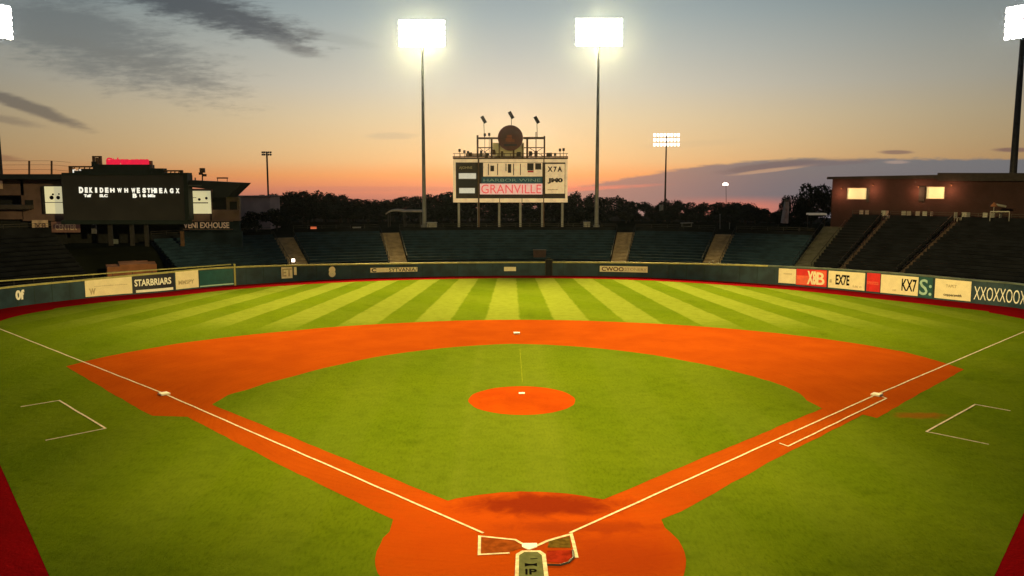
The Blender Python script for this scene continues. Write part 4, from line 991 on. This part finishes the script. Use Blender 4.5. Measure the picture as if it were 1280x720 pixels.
# ------------------------------------------------------------------ small things beyond the stands
def at(px,py,Y): return P(px,py,Y)
Y=118; t=thing('pavilion','low pavilion with a pale curved roof left of the left light pole','pavilion',at(505,284,Y))
a=at(482,267,Y);b=at(527,263,Y); cv=MB(); n=10; rows=[]
for i in range(n+1):
    f=i/n; z=a.z+.05+.62*math.sin(math.pi*min(1,f*1.6))**.5*(1-.25*f) if f<.6 else a.z+.5-.1*(f-.6)
    rows.append([(a.x+(b.x-a.x)*f,Y,z),(a.x+(b.x-a.x)*f,Y+3,z+.1)])
cv.grid(rows); cv.grid([[(v[0],v[1],v[2]-.22) for v in r][::-1] for r in rows]); cv.grid([[(r[0][0],r[0][1],r[0][2]-.22),r[0]] for r in rows])
part(cv,'roof',M['paleroof'],t)
for f in (.06,.5,.96):
    for dy in (.3,2.7): x=a.x+(b.x-a.x)*f; part(MB().box((x,Y+dy,(a.z+4)/2+.1),(.15,.15,a.z-3.9)),'post',M['dsteel'],t)
def crate(px,py,w,h,Y,label,m,cat='utility box',name='utility_box'):
    c=at(px,py,Y); ww=w*mpp(Y); hh=h*mpp(Y); t=thing(name,label,cat,(c.x,c.y,c.z-hh/2))
    part(MB().box((c.x,c.y,c.z),(ww,ww*.7,hh)),'body',m,t); part(MB().box((c.x,c.y,c.z+hh/2+.05),(ww*1.08,ww*.78,.1)),'lid',M['steel'],t)
    part(MB().box((c.x,c.y,(c.z-hh/2+4)/2),(ww*.5,ww*.4,max(.2,c.z-hh/2-4))),'base',M['dsteel'],t)
pale=mat('pale_grey_paint',(.28,.27,.24),.7,var=.2)
crate(540,281.5,12,6,108,'pale grey utility box at the foot of the left light pole',pale)
crate(733.5,281,8,6,108,'pale grey utility box at the foot of the right light pole',pale)
crate(446,286,9,3.5,108,'dim low grey box on the rim of the left stand',M['steel'])
crate(826.5,264,4.5,14,150,'pale box mounted low beside the distant floodlight pole',pale)
t=thing('small_shelter','small pale open shelter below the treeline right of the distant tower','shelter',at(858,286,120))
a=at(851,279,120);b=at(866,278.5,120); sh=MB().bar(a,b,.9,.12); part(sh,'roof',pale,t)
for q in (a+Vector((.2,0,0)),b-Vector((.2,0,0))): part(MB().bar(q,q-Vector((0,0,1.3)),.1),'post',M['steel'],t)
part(MB().bar(a+Vector((.2,0,-.7)),b-Vector((.2,0,.7)),.08,.25),'counter',M['steel'],t)
c=at(392,286.5,105); t=thing('orange_sign','small glowing orange square sign on the rim of the left stand','sign',(c.x,c.y,4))
part(MB().box(c,(.9,.12,.75)),'panel',M['orange'],t); part(MB().box((c.x,c.y+.1,(c.z+4)/2-.2),(.12,.1,c.z-3.9)),'post',M['dsteel'],t)
t=thing('pillar','pale rounded pillar beside the spindly tree left of the brick building','pillar',at(981,278,100))
a=at(980.5,279,100);b=at(983.5,252,100); part(MB().tube(a,b,.55,.35,10),'shaft',mat('grey_plaster',(.34,.32,.33),.8),t); part(MB().tube(b,b+Vector((0,0,.25)),.42,.42,10),'cap',mat('grey_cap',(.12,.11,.11),.8),t)
t=thing('canopy','thin pale lit canopy at the left foot of the brick building','canopy',at(1022,272,98))
a=at(1010,267.5,98);b=at(1031,267.5,98); part(MB().bar(a,b,1.4,.28),'roof',mat('lit_canopy_edge',(.4,.36,.28),.7,emis=(.5,.42,.3),es=.25),t); part(MB().bar(a,a-Vector((0,0,2)),.1).bar(b,b-Vector((0,0,2)),.1),'post',M['dsteel'],t)
for k,(px,lab) in enumerate(((900,'thin dim post standing alone on the rim below the street lamp'),(912,'short dim post on the rim right of the thin post'))):
    a=at(px,284,112);b=at(px,268 if k==0 else 279,112); tag(MB().tube(a-Vector((0,0,.4)),b,.05,n=6).box(b,(.14,.14,.14)).obj('rim_post',M['steel']),lab,'post')
c,_=wall_at(674); c=c+outw(c)*2.4; t=thing('camera_cabinet','dark maroon cabinet on the lowest tier left of the service gate','cabinet',(c.x,c.y,1.6))
part(MB().box((c.x,c.y,2.55),(1.6,.8,.9)),'body',mat('dark_maroon_paint',(.03,.012,.016),.7),t); part(MB().box((c.x,c.y,3.03),(1.7,.9,.06)),'lid',M['dsteel'],t)
c,_=wall_at(686); t=thing('photographer_box','small black box on top of the service gate','box',(c.x,c.y+.3,1.8))
part(MB().box((c.x,c.y+.3,2.05),(.5,.3,.3)),'body',M['darkvoid'],t)
# litter on the fourth stairway
for k in range(5):
    q,_=wall_at(879+k*3.6); q=q+outw(q)*(1.6+.45*(k%3)); zz=1.55+.14*(1+(k%3))
    tag(MB().box((q.x,q.y,zz+.08),(.22,.18,.14),.5*k).box((q.x+.04,q.y,zz+.17),(.12,.1,.05),.3*k).obj('paper_litter',pale),'scrap of pale litter on the lower steps of the stairway second from the right','litter','litter on the stairs')

# ------------------------------------------------------------------ floodlight beams (one per lamp bank) and added spots
WARM=(1,.74,.26)
def beam(top,target,power,ang,blend=.9):
    d=(Vector(target)-top).normalized(); spot(top+d*1.2,target,power,ang,blend,WARM,1.6)
beam(tA,(-14,45,0),610000,52,1.0)
beam(tB,(16,45,0),610000,52,1.0)
beam(tC,(4,40,0),200000,38,1.0)
beam(tD,(-4,40,0),200000,38,1.0)
# added unseen spots behind the camera, no towers built, to brighten plate and banners
for sx in (-1,1):
    b0=(sx*42,-22,34)
    spot(b0,(0,-.5,0),120000,15,1.0,WARM,2.0)             # home plate
    spot(b0,(sx*-1,17,0),250000,29,1.0,WARM,2.0)          # home plate and the mound
    spot(b0,(sx*8,80,0),150000,30,1.0,WARM,2.0)          # centre field wall
    spot(b0,(-42,59,0) if sx>0 else (39.0,58,0),480000 if sx>0 else 640000,22 if sx>0 else 25,1.0,WARM,2.0)      # outfield wall banners on the opposite side

# ------------------------------------------------------------------ haze volume added to imitate lens bloom around the lamps
hz=MB().box((0,18,(42-46)/2),(2060,2060,88))
hm=bpy.data.materials.new('bloom_haze'); hm.use_nodes=True; hn=hm.node_tree; hn.nodes.remove(hn.nodes['Principled BSDF'])
pv=hn.nodes.new('ShaderNodeVolumePrincipled'); pv.inputs['Color'].default_value=(.62,.78,1,1); pv.inputs['Density'].default_value=HAZE; pv.inputs['Anisotropy'].default_value=.965
hn.links.new(pv.outputs[0],hn.nodes['Material Output'].inputs['Volume'])
tag(hz.obj('added_haze',hm),'thin haze volume added to make the floodlights bloom','added_haze',kind='stuff')

# ------------------------------------------------------------------ render settings
SC.view_settings.view_transform='Standard'; SC.view_settings.look='None'; SC.view_settings.exposure=0; SC.view_settings.gamma=1
SC.cycles.max_bounces=4; SC.cycles.diffuse_bounces=2; SC.cycles.glossy_bounces=2; SC.cycles.sample_clamp_indirect=4; SC.cycles.use_denoising=True
for o in bpy.data.objects:
    if '_o' in o: del o['_o']
